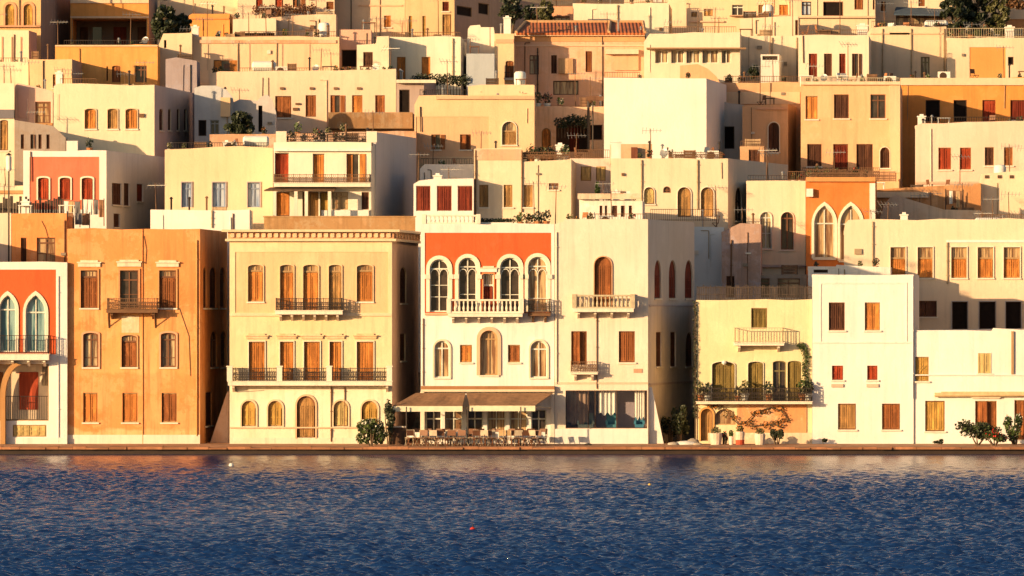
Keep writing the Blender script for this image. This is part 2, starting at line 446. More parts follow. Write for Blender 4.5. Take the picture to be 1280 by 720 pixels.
def make_window(h, W, r, shape, style, dep, k, ol, base):
    u0, z0, u1, z1 = r; w = u1-u0; hh = z1-z0; um = (u0+u1)/2
    kind, _, tone = style.partition(':')
    back = base - dep
    door = k.get('door', False)
    fr = k.get('frame', {'S':'brown','G':'white','O':'dark','D':'brown','R':'white'}[kind])
    fw = k.get('fw', .06)
    fm = framem(fr)
    m = MB()
    if kind != 'R':
        inn = outline(u0,z0,u1,z1,shape,fw)
        m.ring(W, ol, inn, back+.005, back+.075)
    if kind == 'G':
        zs = spring(z0,z1,w,shape) if shape in ('round','ogive') else z1 - hh*k.get('tr', .25)
        m.ob(W, um-.035, um+.035, z0+fw, (z1-.1 if shape != 'ogive' else z1-.25), back+.01, back+.07)
        if k.get('transom', True): m.ob(W, u0+fw, um-.035, zs-.04, zs+.04, back+.012, back+.068); m.ob(W, um+.035, u1-fw, zs-.04, zs+.04, back+.012, back+.068)
        for q in k.get('bars', []):
            zz = z0 + (zs-z0)*q
            m.ob(W, u0+fw, um-.035, zz-.02, zz+.02, back+.015, back+.06); m.ob(W, um+.035, u1-fw, zz-.02, zz+.02, back+.015, back+.06)
    if kind == 'R':   # deep recess with its own rear wall: frame is a thin edge strip
        inn = outline(u0,z0,u1,z1,shape,.05); m.ring(W, ol, inn, base-.12, base-.05)
    part = m.build('door' if door else ('loggia_frame' if kind == 'R' else 'window'), fm, h.root)
    if kind in 'GOR':
        pm = MB(); pm.prism(W, ol, back-.02, back)
        pm.build('rear_wall' if kind == 'R' else 'pane', plaster(k['rc'], .4) if kind == 'R' else PANE[tone or 'void'], part)
    if kind == 'R':
        for (x0,y0,x1,y1,sh,st) in k.get('inner', []):
            W2 = W.off(back)
            a, b = W2.u(x0), W2.u(x1); za, zb = W2.z(y1), W2.z(y0)
            mm = MB(); mm.prism(W2, outline(a,za,b,zb,sh), .01, .06)
            mm.build('inner_door', PANE[st[2:]] if st[0] == 'G' else wood(SHUT[st[2:]]), part)
    if kind in 'SD':
        top = z1; fan = k.get('fan', 0)
        wm = wood(SHUT[tone], k.get('louvre', True))
        if fan:
            zs = z1 - hh*fan
            fo = [p for p in outline(u0,z0,u1,z1,shape,fw*.5) if p[1] > zs+.02]
            poly = [(u0+fw*.5, zs), (u1-fw*.5, zs)] + fo
            pm = MB(); pm.prism(W, poly, back, back+.02); pm.build('pane', PANE[k.get('fp','warm')], part)
            pm = MB(); pm.ob(W, u0+.01, u1-.01, zs-.04, zs+.06, back+.02, back+.09)
            for q in (.33,.5,.67): pm.ob(W, u0+w*q-.012, u0+w*q+.012, zs+.05, z1-.08, back+.021, back+.05)
            pm.build('transom', fm, part)
            top = zs-.04
        op = k.get('open', 1 if (not door and shape == 'rect' and W is h.front and h.Y > 315 and R.random() < .10 and u1+w/2 < W.L) else 0)
        full = outline(u0, z0, u1, top, shape if not fan else 'rect', .02)
        for sgn in (-1, 1):
            if op and sgn == 1 and op == 1:   # one leaf folded back: dark room seen behind
                continue
            a, b = (u0+.02, um-.012) if sgn < 0 else (um+.012, u1-.02)
            if fan or shape == 'rect': poly = [(a,z0+.02),(b,z0+.02),(b,top-.02),(a,top-.02)]
            else:
                if sgn < 0: mid = [p for p in full[2:] if p[0] < um-.02]; poly = [(a,z0+.02),(b,z0+.02),(b,max(p[1] for p in full))] + mid
                else: mid = [p for p in full[2:] if p[0] > um+.02]; poly = [(a,z0+.02)] + [(b,z0+.02)] + mid + [(a,max(p[1] for p in full))]
            mm = MB(); mm.prism(W, poly, back+.004, back+.045)
            zt = (top-.05) if (fan or shape == 'rect') else spring(z0, top, w, shape)-.03
            st = min(.07, w*.09); lw = b-a
            cols = 2 if lw > .42 else 1
            for c in range(cols):
                ca, cb = a + lw*c/cols + .008, a + lw*(c+1)/cols - .008
                mm.ob(W, ca, ca+st, z0+.05, zt, back+.045, back+.075); mm.ob(W, cb-st, cb, z0+.05, zt, back+.045, back+.075)
                for q in (0, .48, .96):
                    zz = z0+.06+(zt-z0-.15)*q; mm.ob(W, ca+st, cb-st, zz, zz+.07, back+.045, back+.07)
            mm.build('shutter' if not door else 'door_leaf', wm, part)
        if op == 1:
            pm = MB(); pm.prism(W, ol, back-.02, back); pm.build('pane', PANE['dark'], part)
            mm = MB(); lw = w/2   # leaf opened flat against the wall
            mm.ob(W, u1+.02, u1+lw, z0+.02, top-.02, base+.01, base+.05)
            mm.build('shutter', wm, part)
        if op == 2:  # leaves ajar
            for sgn in (-1,):
                mm = MB(); mm.ob(W, um-.03, um+.05, z0+.03, top-.03, back+.08, back+.3); mm.build('shutter', wm, part)
    sw = k.get('sur', 0)
    if sw:
        A = outline(u0-sw, z0, u1+sw, z1+sw*(1.1 if shape!='ogive' else 1.6), shape); B = ol
        mm = MB(); mm.ring(W, A[1:]+A[:1], B[1:]+B[:1], base+.002, base+.07, closed=False)
        mm.build('surround', plaster(k.get('sc', (.80,.74,.58)), .2), part)
    if k.get('sill', shape != 'door' and kind in 'SG' and not door):
        mm = MB(); mm.ob(W, u0-.08, u1+.08, z0-.09, z0-.004, base-.05, base+.09)
        mm.build('sill', TRIM, part)
    if 'lint' in k:
        lh = k['lint']; mm = MB(); zz = z1 + sw + .12
        mm.ob(W, u0-.16, u1+.16, zz, zz+lh, base+.002, base+.10); mm.ob(W, u0-.22, u1+.22, zz+lh, zz+lh+.07, base+.002, base+.17)
        mm.ob(W, u0-.02, u1+.02, zz+lh+.07, zz+lh+.16, base+.002, base+.09)
        mm.build('lintel', plaster(k.get('lc', (.78,.70,.50)), .7), part)

def rail_mesh(W, u0, u1, z0, z1, o, proj, style, sides=True):
    m = MB(); t = .03
    segs = [(W.p(u0,0,o+proj), W.p(u1,0,o+proj))]
    if sides: segs += [(W.p(u0,0,o), W.p(u0,0,o+proj)), (W.p(u1,0,o+proj), W.p(u1,0,o))]
    for a, b in segs:
        d = b-a; L = d.length
        if L < .05: continue
        d /= L; n = Vector((-d.y, d.x, 0))
        def q(s_, z, w=0): v = a + d*s_ + n*w; return Vector((v.x, v.y, z))
        def bx(s0, s1, za, zb, w):
            m.hexa([q(s0,za,-w),q(s1,za,-w),q(s1,za,w),q(s0,za,w),q(s0,zb,-w),q(s1,zb,-w),q(s1,zb,w),q(s0,zb,w)])
        if style == 'stone':
            bx(0,L,z1-.1,z1,.1); bx(0,L,z0,z0+.08,.09)
            n_ = max(1, int(L/.24))
            for i in range(n_):
                c = q((i+.5)*L/n_, z0+.08); hh = z1-z0-.18
                m.lathe(c, [(.045,0),(.075,hh*.3),(.035,hh*.6),(.055,hh)], 6)
            bx(-.12,.12,z0,z1+.04,.13); bx(L-.12,L+.12,z0,z1+.04,.13)
        elif style == 'panel':
            bx(0,L,z0,z1,.03); bx(0,L,z1,z1+.05,.05)
        elif style == 'boards':
            n_ = max(1, int(L/.17))
            for i in range(n_):
                s0 = i*L/n_; bx(s0+.01, s0+L/n_-.02, z0+.02, z1+R.uniform(-.05,.05), .02)
            bx(0,L,z0+.2,z0+.26,.035); bx(0,L,z1-.25,z1-.19,.035)
        else:
            bx(0,L,z1-.035,z1,.03); bx(0,L,z0+.05,z0+.085,.022)
            sp = .13 if style != 'thin' else .16
            n_ = max(1, int(L/sp))
            for i in range(n_+1):
                s0 = i*L/n_; bx(s0-.011, s0+.011, z0, z1-.03, .011)
                if style == 'ornate' and i < n_:
                    c = s0+L/n_/2; hh = z1-z0
                    for zz, rr in ((z0+hh*.3,.045),(z0+hh*.62,.05)):
                        m.hexa([q(c-rr,zz,-.012),q(c,zz-rr,-.012),q(c,zz-rr,.012),q(c-rr,zz,.012),q(c,zz+rr,-.012),q(c+rr,zz,-.012),q(c+rr,zz,.012),q(c,zz+rr,.012)])
                if style == 'ornate' and i % 3 == 0:
                    bx(s0-.02, s0+.02, z0, z1+.03, .02)
            if style == 'ornate': bx(0,L,z0+(z1-z0)*.47,z0+(z1-z0)*.47+.03,.02)
    return m

def balcony(h, x0, x1, ys0, ys1, yr, style='iron', proj=.85, mat=None, smat=None, brackets=3, side=False, slabx=.05):
    W = h.side if side else h.front
    W2 = W.off(proj)
    u0, u1 = W2.u(x0), W2.u(x1); zt, zb, zr = W2.z(ys0), W2.z(ys1), W2.z(yr)
    m = MB(); m.ob(W, u0-slabx, u1+slabx, zb, zt, .003, proj+.06)
    m.ob(W, u0-slabx-.04, u1+slabx+.04, zt, zt+.04, .003, proj+.10)
    part = m.build('balcony', smat or TRIM, h.root)
    rail_mesh(W, u0, u1, zt+.04, zr, .02, proj-.05, style).build('railing', mat or IRON, part)
    for i in range(brackets):
        c = u0 + (u1-u0)*((i+.5)/brackets if brackets > 1 else .5)
        if brackets > 1: c = u0+.25 + (u1-u0-.5)*i/(brackets-1)
        b = MB()
        P = []
        for q in (c-.07, c+.07):
            P.append([W.p(q,zb-.01,.003), W.p(q,zb-.01,proj*.8), W.p(q,zb-.12,proj*.8), W.p(q,zb-.38,.003)])
        b.hexa([P[0][3],P[1][3],P[1][2],P[0][2],P[0][0],P[1][0],P[1][1],P[0][1]])
        b.build('bracket', smat or TRIM, part)
    return part
def roof_rail(h, x0, x1, yr, style='iron', mat=None, off=-.12, name='roof_railing', z0=None):
    W = h.front; u0, u1 = W.u(x0), W.u(x1); zt = h.ztop if z0 is None else W.z(z0)
    rail_mesh(W, u0, u1, zt+.005, W.z(yr), off, 0, style, False).build(name, mat or IRON, h.root)
def strip(h, x0, x1, y0, y1, pr, col, name='string_course', side=False, age=.4):
    W = h.side if side else h.front
    m = MB(); u0, u1 = W.u(x0), W.u(x1)
    m.ob(W, u0, u1, W.z(y1,(u0+u1)/2), W.z(y0,(u0+u1)/2), .003, pr); return m.build(name, plaster(col, age), h.root)
def pipe(h, px, y0, y1, mat=None, r=.045, side=False):
    W = h.side if side else h.front; u = W.u(px); m = MB()
    m.tube(W.p(u, W.z(y1,u), r+.02), W.p(u, W.z(y0,u), r+.02), r, n=6)
    for q in (.2,.55,.9):
        z = W.z(y1,u)*(1-q)+W.z(y0,u)*q; m.ob(W, u-r-.02, u+r+.02, z, z+.04, .003, 2*r+.04)
    m.build('downpipe', mat or flat('drain_pipe', (.42,.30,.18), .7), h.root)
def cable(h, pts, r=.015):
    W = h.front; m = MB(); P = [W.p(W.u(x), W.z(y), .03) for x, y in pts]
    for a, b in zip(P, P[1:]): m.tube(a, b, r, n=4)
    m.build('cable', IRON, h.root)
# =================================================================== WATERFRONT ROW
# --- white villa with red panel at the western end
h = H1 = House('villa', 'white villa with orange-red upper panel and pointed teal windows, cut by the left edge', 'white villa with teal pointed windows', -60, 84, 328, YF-.3, WHITE, xs=100, age=.35)
h.panel(-46, 337, 70, 443, REDP)
h.row([(-28,-4),(-1,20),(32,57)], 369, 440, 'ogive', 'G:teal', sur=.16, frame='white', fw=.07, tr=.3, door=True, dep=.2)
h.win(-30, 455, 61, 526, 'rect', 'R:', dep=1.5, rc=(.72,.62,.42), frame='tan', inner=[(24,465,48,512,'rect','S:red'), (53,458,60,482,'rect','G:curtain'), (-14,465,4,520,'rect','S:brown')])
h.win(16, 531, 58, 546, 'rect', 'D:cream', dep=.08, frame='tan')
h.finish()
balcony(h, -30, 60, 443, 450, 419, 'iron', .8, brackets=5)
roof = MB(); W = h.front
roof_ = rail_mesh(W, W.u(-29), W.u(60.5), W.z(526), W.z(495), -.1, 0, 'iron', False); roof_.build('loggia_railing', IRON, h.root)
for px in (-29, 1): # curved timber brackets under the balcony
    m = MB(); u = W.u(px); z0 = W.z(496); zt = W.z(454)
    P = []
    for i in range(9):
        t = i/8*math.pi/2; P.append((u + .95*(1-math.cos(t)), z0 + (zt-z0)*math.sin(t)))
    for (a, za), (b, zb) in zip(P, P[1:]):
        m.hexa([W.p(a,za,.55),W.p(a+.3,za-.1,.55),W.p(a+.3,za-.1,.02),W.p(a,za,.02),W.p(b,zb,.55),W.p(b+.3,zb-.1,.55),W.p(b+.3,zb-.1,.02),W.p(b,zb,.02)])
    m.ob(W, u, u+.3, W.z(555), z0, .02, .5)
    m.build('arched_bracket', plaster((.45,.24,.10), .5), h.root)
strip(h, -60, 84, 547, 555.5, .06, WHITE, 'plinth')
pipe(h, 73, 345, 553, plaster(WHITE,.3), .03)

# --- tall orange house
h = H2 = House('town_house', 'tall orange waterfront house with central ornate iron balcony and cream lower windows', 'tall orange waterfront house', 84.5, 250, [(84.5,286),(250,286)], YF, ORANGE, depth=12, xs=284, age=1.0, band=((4.4,8.2,(.80,.42,.16)),(.3,1.2,(.80,.54,.27))))
h.row([(101,122),(199,220)], 338, 385, 'rect', ['S:brown','S:brown'], fan=.18, lint=.22, sur=.09, sc=(.62,.34,.13), frame='brown', fp='warm')
h.win(150, 338, 173, 386, 'rect', 'G:dark', lint=.24, sur=.1, sc=(.55,.32,.14), frame='brown', door=True, tr=.25, bars=[.5])
h.row([(104,123),(201,220)], 416, 459, 'seg', 'G:curtain', frame='brown', fw=.09, sur=.10, sc=(.66,.42,.18), tr=.2, bars=[.35])
h.win(152, 419, 171, 459, 'seg', 'S:brown', fan=.2, frame='brown', sur=.08, sc=(.6,.36,.15), open=0)
h.row([(104,122),(153,172),(202,221)], 491, 528, 'rect', ['S:orange','S:orange','S:brown'], frame='tan', fw=.07)
for a, b, sh in ((254,258.5,0),(262,270.5,1),(275,281,0)):
    h.win(a, 334, b, 385, 'seg', 'S:dark', side=True, frame='brown')
    if a != 254: h.win(a+1, 414, b+1, 459, 'seg', 'S:dark' if a != 262 else 'G:dark', side=True, frame='brown')
h.win(257, 490, 265, 532, 'rect', 'S:dark', side=True, frame='brown')
h.finish()
balcony(h, 134, 196, 387, 391, 373, 'ornate', .8, RUST, RUST, 2)
W = h.front
for px in (136, 194): m = MB(); m.tube(W.p(W.u(px), W.z(408), .05), W.p(W.u(px), W.z(391), .7), .03); m.tube(W.p(W.u(px), W.z(410), .04), W.p(W.u(px), W.z(388), .04), .03); m.build('balcony_strut', RUST, h.root)
strip(h, 84.6, 250, 543.5, 556, .05, (.81,.74,.60), 'plinth', age=.5)
strip(h, 152, 174, 395, 416, .015, (.78,.62,.35), 'bare_patch', age=1.2)
pipe(h, 246, 300, 545, plaster(ORANGE, .8), .04)
cable(h, [(180,295),(183,312),(182,330)]); cable(h, [(224,385),(236,420),(238,470)])
# wedge added to stand for the sunlit triangle low in the passage
m = MB(); X = Xat(262, YF+2)
m.hexa([(X,YF+2,.3),(Xat(287,YF+2)-.05,YF+2,.3),(Xat(287,YF+2)-.05,YF+2.5,.3),(X,YF+2.5,.3),(Xat(284,YF+2),YF+2,3.4),(Xat(287,YF+2)-.05,YF+2,3.4),(Xat(287,YF+2)-.05,YF+2.5,3.4),(Xat(284,YF+2),YF+2.5,3.4)])
o = tag(m.build('buttress', plaster((.62,.45,.28), .7)), 'sloping plastered buttress closing the dark gap beside the orange house', 'buttress'); recentre(o, (X, YF+2, .3))

# --- cream three-storey house
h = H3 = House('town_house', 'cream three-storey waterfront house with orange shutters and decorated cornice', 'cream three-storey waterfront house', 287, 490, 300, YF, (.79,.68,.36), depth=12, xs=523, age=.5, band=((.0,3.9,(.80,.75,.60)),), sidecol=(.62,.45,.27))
h.panel(294, 315, 485, 391, (.77,.57,.26))
h.row([(310,329),(446,466)], 331, 377, 'seg', 'S:orange', fan=.17, frame='tan', sur=.05, sc=(.76,.6,.3), sill=True)
h.row([(350,367),(379,398),(411,427)], 331, 389, 'seg', ['S:orange','S:orange','S:tan'], fan=.15, frame='tan', sur=.05, sc=(.76,.6,.3), sill=False, door=True)
h.row([(311,331),(350,367),(380,400),(412,427),(446,467)], 427, 477, 'rect', 'S:orange', frame='tan', sill=False, door=True, lint=.14, sur=.05, lc=(.75,.56,.25))
h.row([(302,320),(335,353),(417,435),(452,472)], 501, 533, 'round', ['S:yellow','S:yellow','S:cream','S:yellow'], frame='tan', sur=.09, sc=(.74,.6,.34), fw=.08)
h.win(371, 495, 394, 548, 'round', 'D:tan', frame='brown', sur=.10, sc=(.7,.5,.25), door=True, fan=.0, fw=.09)
h.win(500, 334, 508, 379, 'seg', 'S:dark', side=True, frame='brown'); h.win(500, 417, 507, 451, 'rect', 'S:dark', side=True, frame='brown')
h.finish()
# cornice + frieze wrapping the corner
def crown(h, y0, y1, pr, col, nm, side=True):
    W, S = h.front, h.side; z1, z0 = W.z(y0), W.z(y1); m = MB()
    m.ob(W, -pr, W.L+pr, z0, z1, -.3, pr)
    if side: m.ob(S, .31+pr*0, S.L, z0, z1, -.3, pr)
    return m.build(nm, plaster(col, .5), h.root)
crown(h, 287, 290, .45, YELL, 'cornice'); fz = crown(h, 290.02, 298.5, .10, (.70,.42,.16), 'frieze'); crown(h, 298.52, 301.5, .25, YELL, 'cornice')
W, S = h.front, h.side
for Wq, n_ in ((W, 26), (S, 9)):
    for i in range(n_):
        u = Wq.L*(i+.5)/n_; z = W.z(294.2); m = MB()
        m.ob(Wq, u-.10, u+.10, z-.12, z+.13, .10, .19); m.prism(Wq, [(u-.16,z+.0),(u,z-.16),(u+.16,z),(u,z+.12)], .10, .15); m.build('dentil', plaster((.78,.60,.33), .5), fz)

# roof slab behind the raised cornice
m = MB(); m.box(h.X0+.3, YF+.3, h.ztop, h.X1-.3, YF+11.5, W.z(291)); m.build('attic', plaster((.55,.38,.2), .6), h.root)
h.roofz = W.z(290.5); h.ztop = h.roofz
strip(h, 287, 490, 391.5, 395, .09, YELL)
balcony(h, 345, 427, 388.6, 393, 373, 'ornate', .8, IRON, brackets=6)
balcony(h, 286, 489, 477, 482, 460, 'ornate', .75, IRON, brackets=2)
W = h.front
for px in (288, 350, 412, 487):
    m = MB(); u = W.u(px); m.ob(W, u-.16, u+.16, W.z(477)+.05, W.z(458.5), .5, .8); m.ob(W, u-.2, u+.2, W.z(458.5), W.z(457), .46, .84); m.build('balcony_pier', TRIM, h.root)
strip(h, 287, 490, 533.6, 535.4, .10, (.70,.52,.28)); pipe(h, 414, 484, 552, RUST, .04); pipe(h, 431, 484, 536, RUST, .03)
strip(h, 287, 490, 547, 556, .04, (.80,.72,.54), 'plinth', age=.8)
cable(h, [(294,482),(296,490),(330,488)])

# --- villa with red panel
h = H4 = House('villa', 'white villa with orange-red panel, ornate round-arched windows and stone balcony above the cafe', 'red-panelled villa above the cafe', 526, 693, 280, YF, WHITE, depth=11.5, xs=706, age=.4)
h.panel(531, 291, 689, 391.5, REDP)
h.win(537, 324, 561, 390, 'round', 'G:dark', sur=.20, sc=(.82,.77,.6), fw=.08, tr=.3, bars=[.35,.62], dep=.24, door=True)
h.row([(573,596),(625,650)], 322, 392, 'round', ['G:dark','G:dark'], sur=.20, sc=(.82,.77,.6), fw=.08, bars=[.4], dep=.24, door=True)
h.win(660, 321, 684, 390, 'round', 'G:warm', sur=.20, sc=(.82,.77,.6), fw=.08, bars=[.3], dep=.24, door=True)
h.win(604, 342, 617, 391, 'rect', 'D:maroon', fan=.3, frame='white', dep=.3, door=True, sur=.06, sc=(.75,.3,.12), lint=.10)
h.row([(543,562),(663,684)], 426, 472, 'round', 'G:warm', sur=.10, sc=(.76,.66,.44), frame='white', fw=.07)
h.win(600, 413, 622, 469, 'round', 'G:warm', sur=.20, sc=(.72,.5,.26), frame='tan', fw=.09, dep=.25)
h.row([(575,590),(635,650)], 431, 453, 'rect', ['S:orange','S:brown'], frame='tan')
# ground floor behind the cafe: wide dark openings between piers
for a, b in ((532,552),(556,578),(583,604),(609,632),(637,659),(664,683)):
    h.win(a, 512, b, 551, 'rect', 'G:warm' if a in (556,609,637) else 'G:dark', frame='white', fw=.07, dep=.45, door=True, tr=.3)
h.finish()
for i, (px, ys) in enumerate(((537,0),(561,0),(573,0),(596,0),(625,0),(650,0),(660,0),(684,0))):
    m = MB(); W = h.front; u = W.u(px) + (-.13 if i % 2 == 0 else .13); z = W.z(346)
    m.ob(W, u-.16, u+.16, z-.12, z+.14, -.035, .12); m.build('capital', TRIM, h.root)
for px in (549, 584.5, 637.5, 672):   # inner tracery of the arched windows
    m = MB(); W = h.front; u = W.u(px); z = W.z(346) + .12
    for sg in (-1, 1):
        for i in range(6):
            a0, a1 = i/6*math.pi, (i+1)/6*math.pi; rr = .26
            cx = u + sg*rr
            m.tube(W.p(cx+rr*math.cos(a0)*.95, z+rr*math.sin(a0)*1.3, -.17), W.p(cx+rr*math.cos(a1)*.95, z+rr*math.sin(a1)*1.3, -.17), .03, n=4)
    m.build('tracery', framem('white'), h.root)
strip(h, 600, 621, 336, 340, .10, WHITE, 'niche_cornice')
bp = balcony(h, 561, 652, 391.8, 396, 374, 'stone', .9, TRIM, brackets=6)
balcony(h, 661, 687, 391.8, 395, 374, 'ornate', .55, RUST, RUST, 2)
strip(h, 531, 560, 391.8, 394, .10, (.62,.38,.2)); strip(h, 526.3, 693, 482.5, 486.5, .28, (.34,.17,.08), 'cornice'); strip(h, 526.3, 693, 486.6, 489.5, .40, (.76,.66,.44), 'cornice')
pipe(h, 529, 398, 482, RUST, .03)
for px in (528, 690.5):
    m = MB(); W = h.front; u = W.u(px); m.ob(W, u-.12, u+.12, W.z(555), W.z(489.7), .004, .14); m.build('pilaster', TRIM, h.root)

def awning(h, label_part, tops, bots, yt, yb, yv, proj, fab, fold=0):
    W = h.front; W2 = W.off(proj)
    a, b = W.u(tops[0]), W.u(tops[1]); c, d = W2.u(bots[0]), W2.u(bots[1]); zt, zb, zv = W.z(yt), W2.z(yb), W2.z(yv)
    m = MB(); n_ = 12
    for i in range(n_):
        t0, t1 = i/n_, (i+1)/n_
        sag0, sag1 = -.10*math.sin(math.pi*t0*2)**2, -.10*math.sin(math.pi*t1*2)**2
        P = [W.p(a+(b-a)*t0, zt, .42), W.p(a+(b-a)*t1, zt, .42), W.p(c+(d-c)*t1, zb+sag1*.2, proj), W.p(c+(d-c)*t0, zb+sag0*.2, proj)]
        mid = [(P[0]+P[3])/2 + Vector((0,0,sag0)), (P[1]+P[2])/2 + Vector((0,0,sag1))]
        e = Vector((0,0,-.03))
        m.hexa([mid[0]+e, mid[1]+e, P[1]+e, P[0]+e, mid[0], mid[1], P[1], P[0]]); m.hexa([P[3]+e,P[2]+e,mid[1]+e,mid[0]+e,P[3],P[2],mid[1],mid[0]])
    part = m.build('awning', fab, h.root)
    m = MB(); m.ob(W, c, d, zv, zb-.03, proj-.02, proj+.01); m.build('valance', flat('valance_cloth', (.76,.68,.50), .9, var=.15), part)
    for u, uu in ((a+.1, c+.1), (b-.1, d-.1)): m = MB(); m.tube(W.p(u, zt-.9, .1), W.p(uu, zb-.06, proj-.05), .03); m.build('awning_arm', IRONL, part)
    return part
AWN = flat('awning_canvas', (.33,.175,.09), .9, var=.35)
awning(H4, '', (520,582), (491,578), 491, 507, 514.5, 3.0, AWN); awning(H4, '', (583,691), (587,669), 491, 506.5, 514, 3.0, AWN)

# --- tall white house with glass front
h = H5 = House('town_house', 'tall pale white waterfront house with red arched balcony door and shop window at street level', 'tall pale house with the shop window', 693.4, 810, [(693.4,280),(704,277),(706,274),(810,274)], YF, (.79,.70,.54), depth=12, xs=868, age=.4, jit=.02)
h.win(743, 321, 764.5, 385, 'round', 'D:brown', door=True, frame='brown', fan=.0, sur=.05, sc=(.6,.36,.18), dep=.2)
h.row([(714,733.5)], 414, 456, 'rect', 'S:brown', frame='brown', open=2); h.win(773.5, 414, 793.5, 453, 'rect', 'S:brown', frame='brown')
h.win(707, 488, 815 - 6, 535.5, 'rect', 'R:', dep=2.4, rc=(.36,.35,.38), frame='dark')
for a, b in ((818,826.5),(836,845.5),(856,866)): h.win(a, 325, b, 373, 'round', 'S:maroon', side=True, frame='brown')
for a, b in ((820,827),(838,845),(857,866)): h.win(a, 415, b, 458, 'rect' if a < 850 else 'round', 'S:dark', side=True, frame='brown')
h.finish()
balcony(h, 718, 791, 386, 390, 368.5, 'stone', .85, IRONL, brackets=4)
balcony(h, 714, 746, 465.5, 468, 452, 'ornate', .6, RUST, brackets=2)
strip(h, 693.5, 810, 477.5, 480, .05, (.70,.55,.36)); strip(h, 811, 867, 477.5, 480, .05, (.6,.5,.4), side=True)  # flank courses coloured greyer than the front one to carry shade
strip(h, 811, 867, 381, 383, .05, (.6,.5,.4), side=True); strip(h, 693.5, 810, 536, 555.5, .12, WHITE, 'plinth')
strip(h, 793-1, 803, 461, 466, .03, (.5,.33,.2), 'vent_grille'); pipe(h, 746, 392, 486, RUST, .03); pipe(h, 695.5, 290, 480, plaster((.79,.70,.54),.4), .04)
W = h.front
for px in (735.5, 744, 771): m = MB(); m.ob(W, W.u(px)-.03, W.u(px)+.03, W.z(535.4), W.z(488), -.12, -.06); m.build('shop_window_mullion', framem('dark'), h.root)
m = MB(); m.face([W.p(W.u(707)+.02,W.z(535.4),-.10),W.p(W.u(809)-.02,W.z(535.4),-.10),W.p(W.u(809)-.02,W.z(488.1),-.10),W.p(W.u(707)+.02,W.z(488.1),-.10)])
gm = bpy.data.materials.new('clear_glass'); gm.use_nodes = True; gm.use_transparent_shadow = True; nt = gm.node_tree; nt.nodes.clear()
o_ = nt.nodes.new('ShaderNodeOutputMaterial'); mx = nt.nodes.new('ShaderNodeMixShader'); tr = nt.nodes.new('ShaderNodeBsdfTransparent'); gl = nt.nodes.new('ShaderNodeBsdfGlossy'); fr_ = nt.nodes.new('ShaderNodeFresnel')
tr.inputs[0].default_value = (.95,.95,.95,1); gl.inputs['Roughness'].default_value = .03
mx.inputs[0].default_value = .09; nt.links.new(tr.outputs[0], mx.inputs[1]); nt.links.new(gl.outputs[0], mx.inputs[2]); nt.links.new(mx.outputs[0], o_.inputs[0])
m.build('shop_glass', gm, h.root)
# white diagonal buttress at the corner
m = MB(); a = Xat(811, YF+.4); 
m.hexa([(Xat(812,YF),YF+.3,.35),(Xat(830,YF),YF+.3,.35),(Xat(830,YF),YF+1.2,.35),(Xat(812,YF),YF+1.2,.35),(Xat(810.3,YF),YF+.3,Zat(484,YF)),(Xat(815,YF),YF+.3,Zat(484,YF)),(Xat(815,YF),YF+1.2,Zat(484,YF)),(Xat(810.3,YF),YF+1.2,Zat(484,YF))])
m.build('buttress', plaster(WHITE,.5), H5.root)

# --- yellow house with the planted balcony
h = H6 = House('town_house', 'pale yellow waterfront house with long planted balcony and olive arched doors', 'pale yellow house with the planted balcony', 870, 1015, [(870,375),(1015,374)], YF+.2, LIME, depth=11, xs=1017, age=.5)
h.win(939, 385, 959, 411, 'rect', 'S:olive', frame='tan', door=True, sill=False, fan=.0)
h.row([(890,918.5),(935,954)], 452, 502, 'seg', ['S:olive','S:olive'], frame='olive', door=True, sill=False, sur=.03)
h.win(966, 451, 982.5, 502, 'seg', 'G:dark', frame='olive', door=True, sill=False); h.win(984.5, 451, 1001.5, 502, 'seg', 'S:olive', frame='olive', door=True, sill=False)
h.win(876, 511, 891, 551, 'round', 'D:tan', door=True, frame='brown', dep=.25, sur=.1, sc=(.6,.3,.1))
h.win(893, 511, 920, 531, 'round', 'O:warm', frame='tan', dep=.2)
h.finish()
strip(h, 921, 1008, 505, 545, .06, (.74,.44,.15), 'lower_panel', age=1.6)
strip(h, 885, 1014.8, 541, 556, .10, (.76,.66,.42), 'plinth', age=.9)
balcony(h, 919, 979, 429, 432, 409.5, 'thin', .8, IRONL, brackets=2)
balcony(h, 872, 1014, 502.5, 505, 485, 'ornate', .8, IRON, brackets=0)
for px, a, b in ((905, 452, 462),):
    m = MB(); W = h.front; c = W.p(W.u(px), W.z(a+1), .12); m.lathe(c, [(.03,.12),(.12,.06),(.14,-.05),(.05,-.14)], 8); m.build('lamp_globe', CLOTH, h.root)
fz = MB(); W = h.front   # reed screen on the terrace edge
m = MB(); L = W.u(1014); x = W.u(871)
while x < L:
    m.ob(W, x, x+.05, h.ztop+.01, W.z(357.5)+R.uniform(-.06,.08), -.2, -.16); x += R.uniform(.07, .11)
m.ob(W, W.u(871), L, h.ztop+.3, h.ztop+.34, -.155, -.12); m.ob(W, W.u(871), L, h.ztop+.72, h.ztop+.76, -.155, -.12)
m.build('reed_screen', wood((.085,.06,.05)), h.root)  # reeds coloured darker so the screen's shade sits in the wood

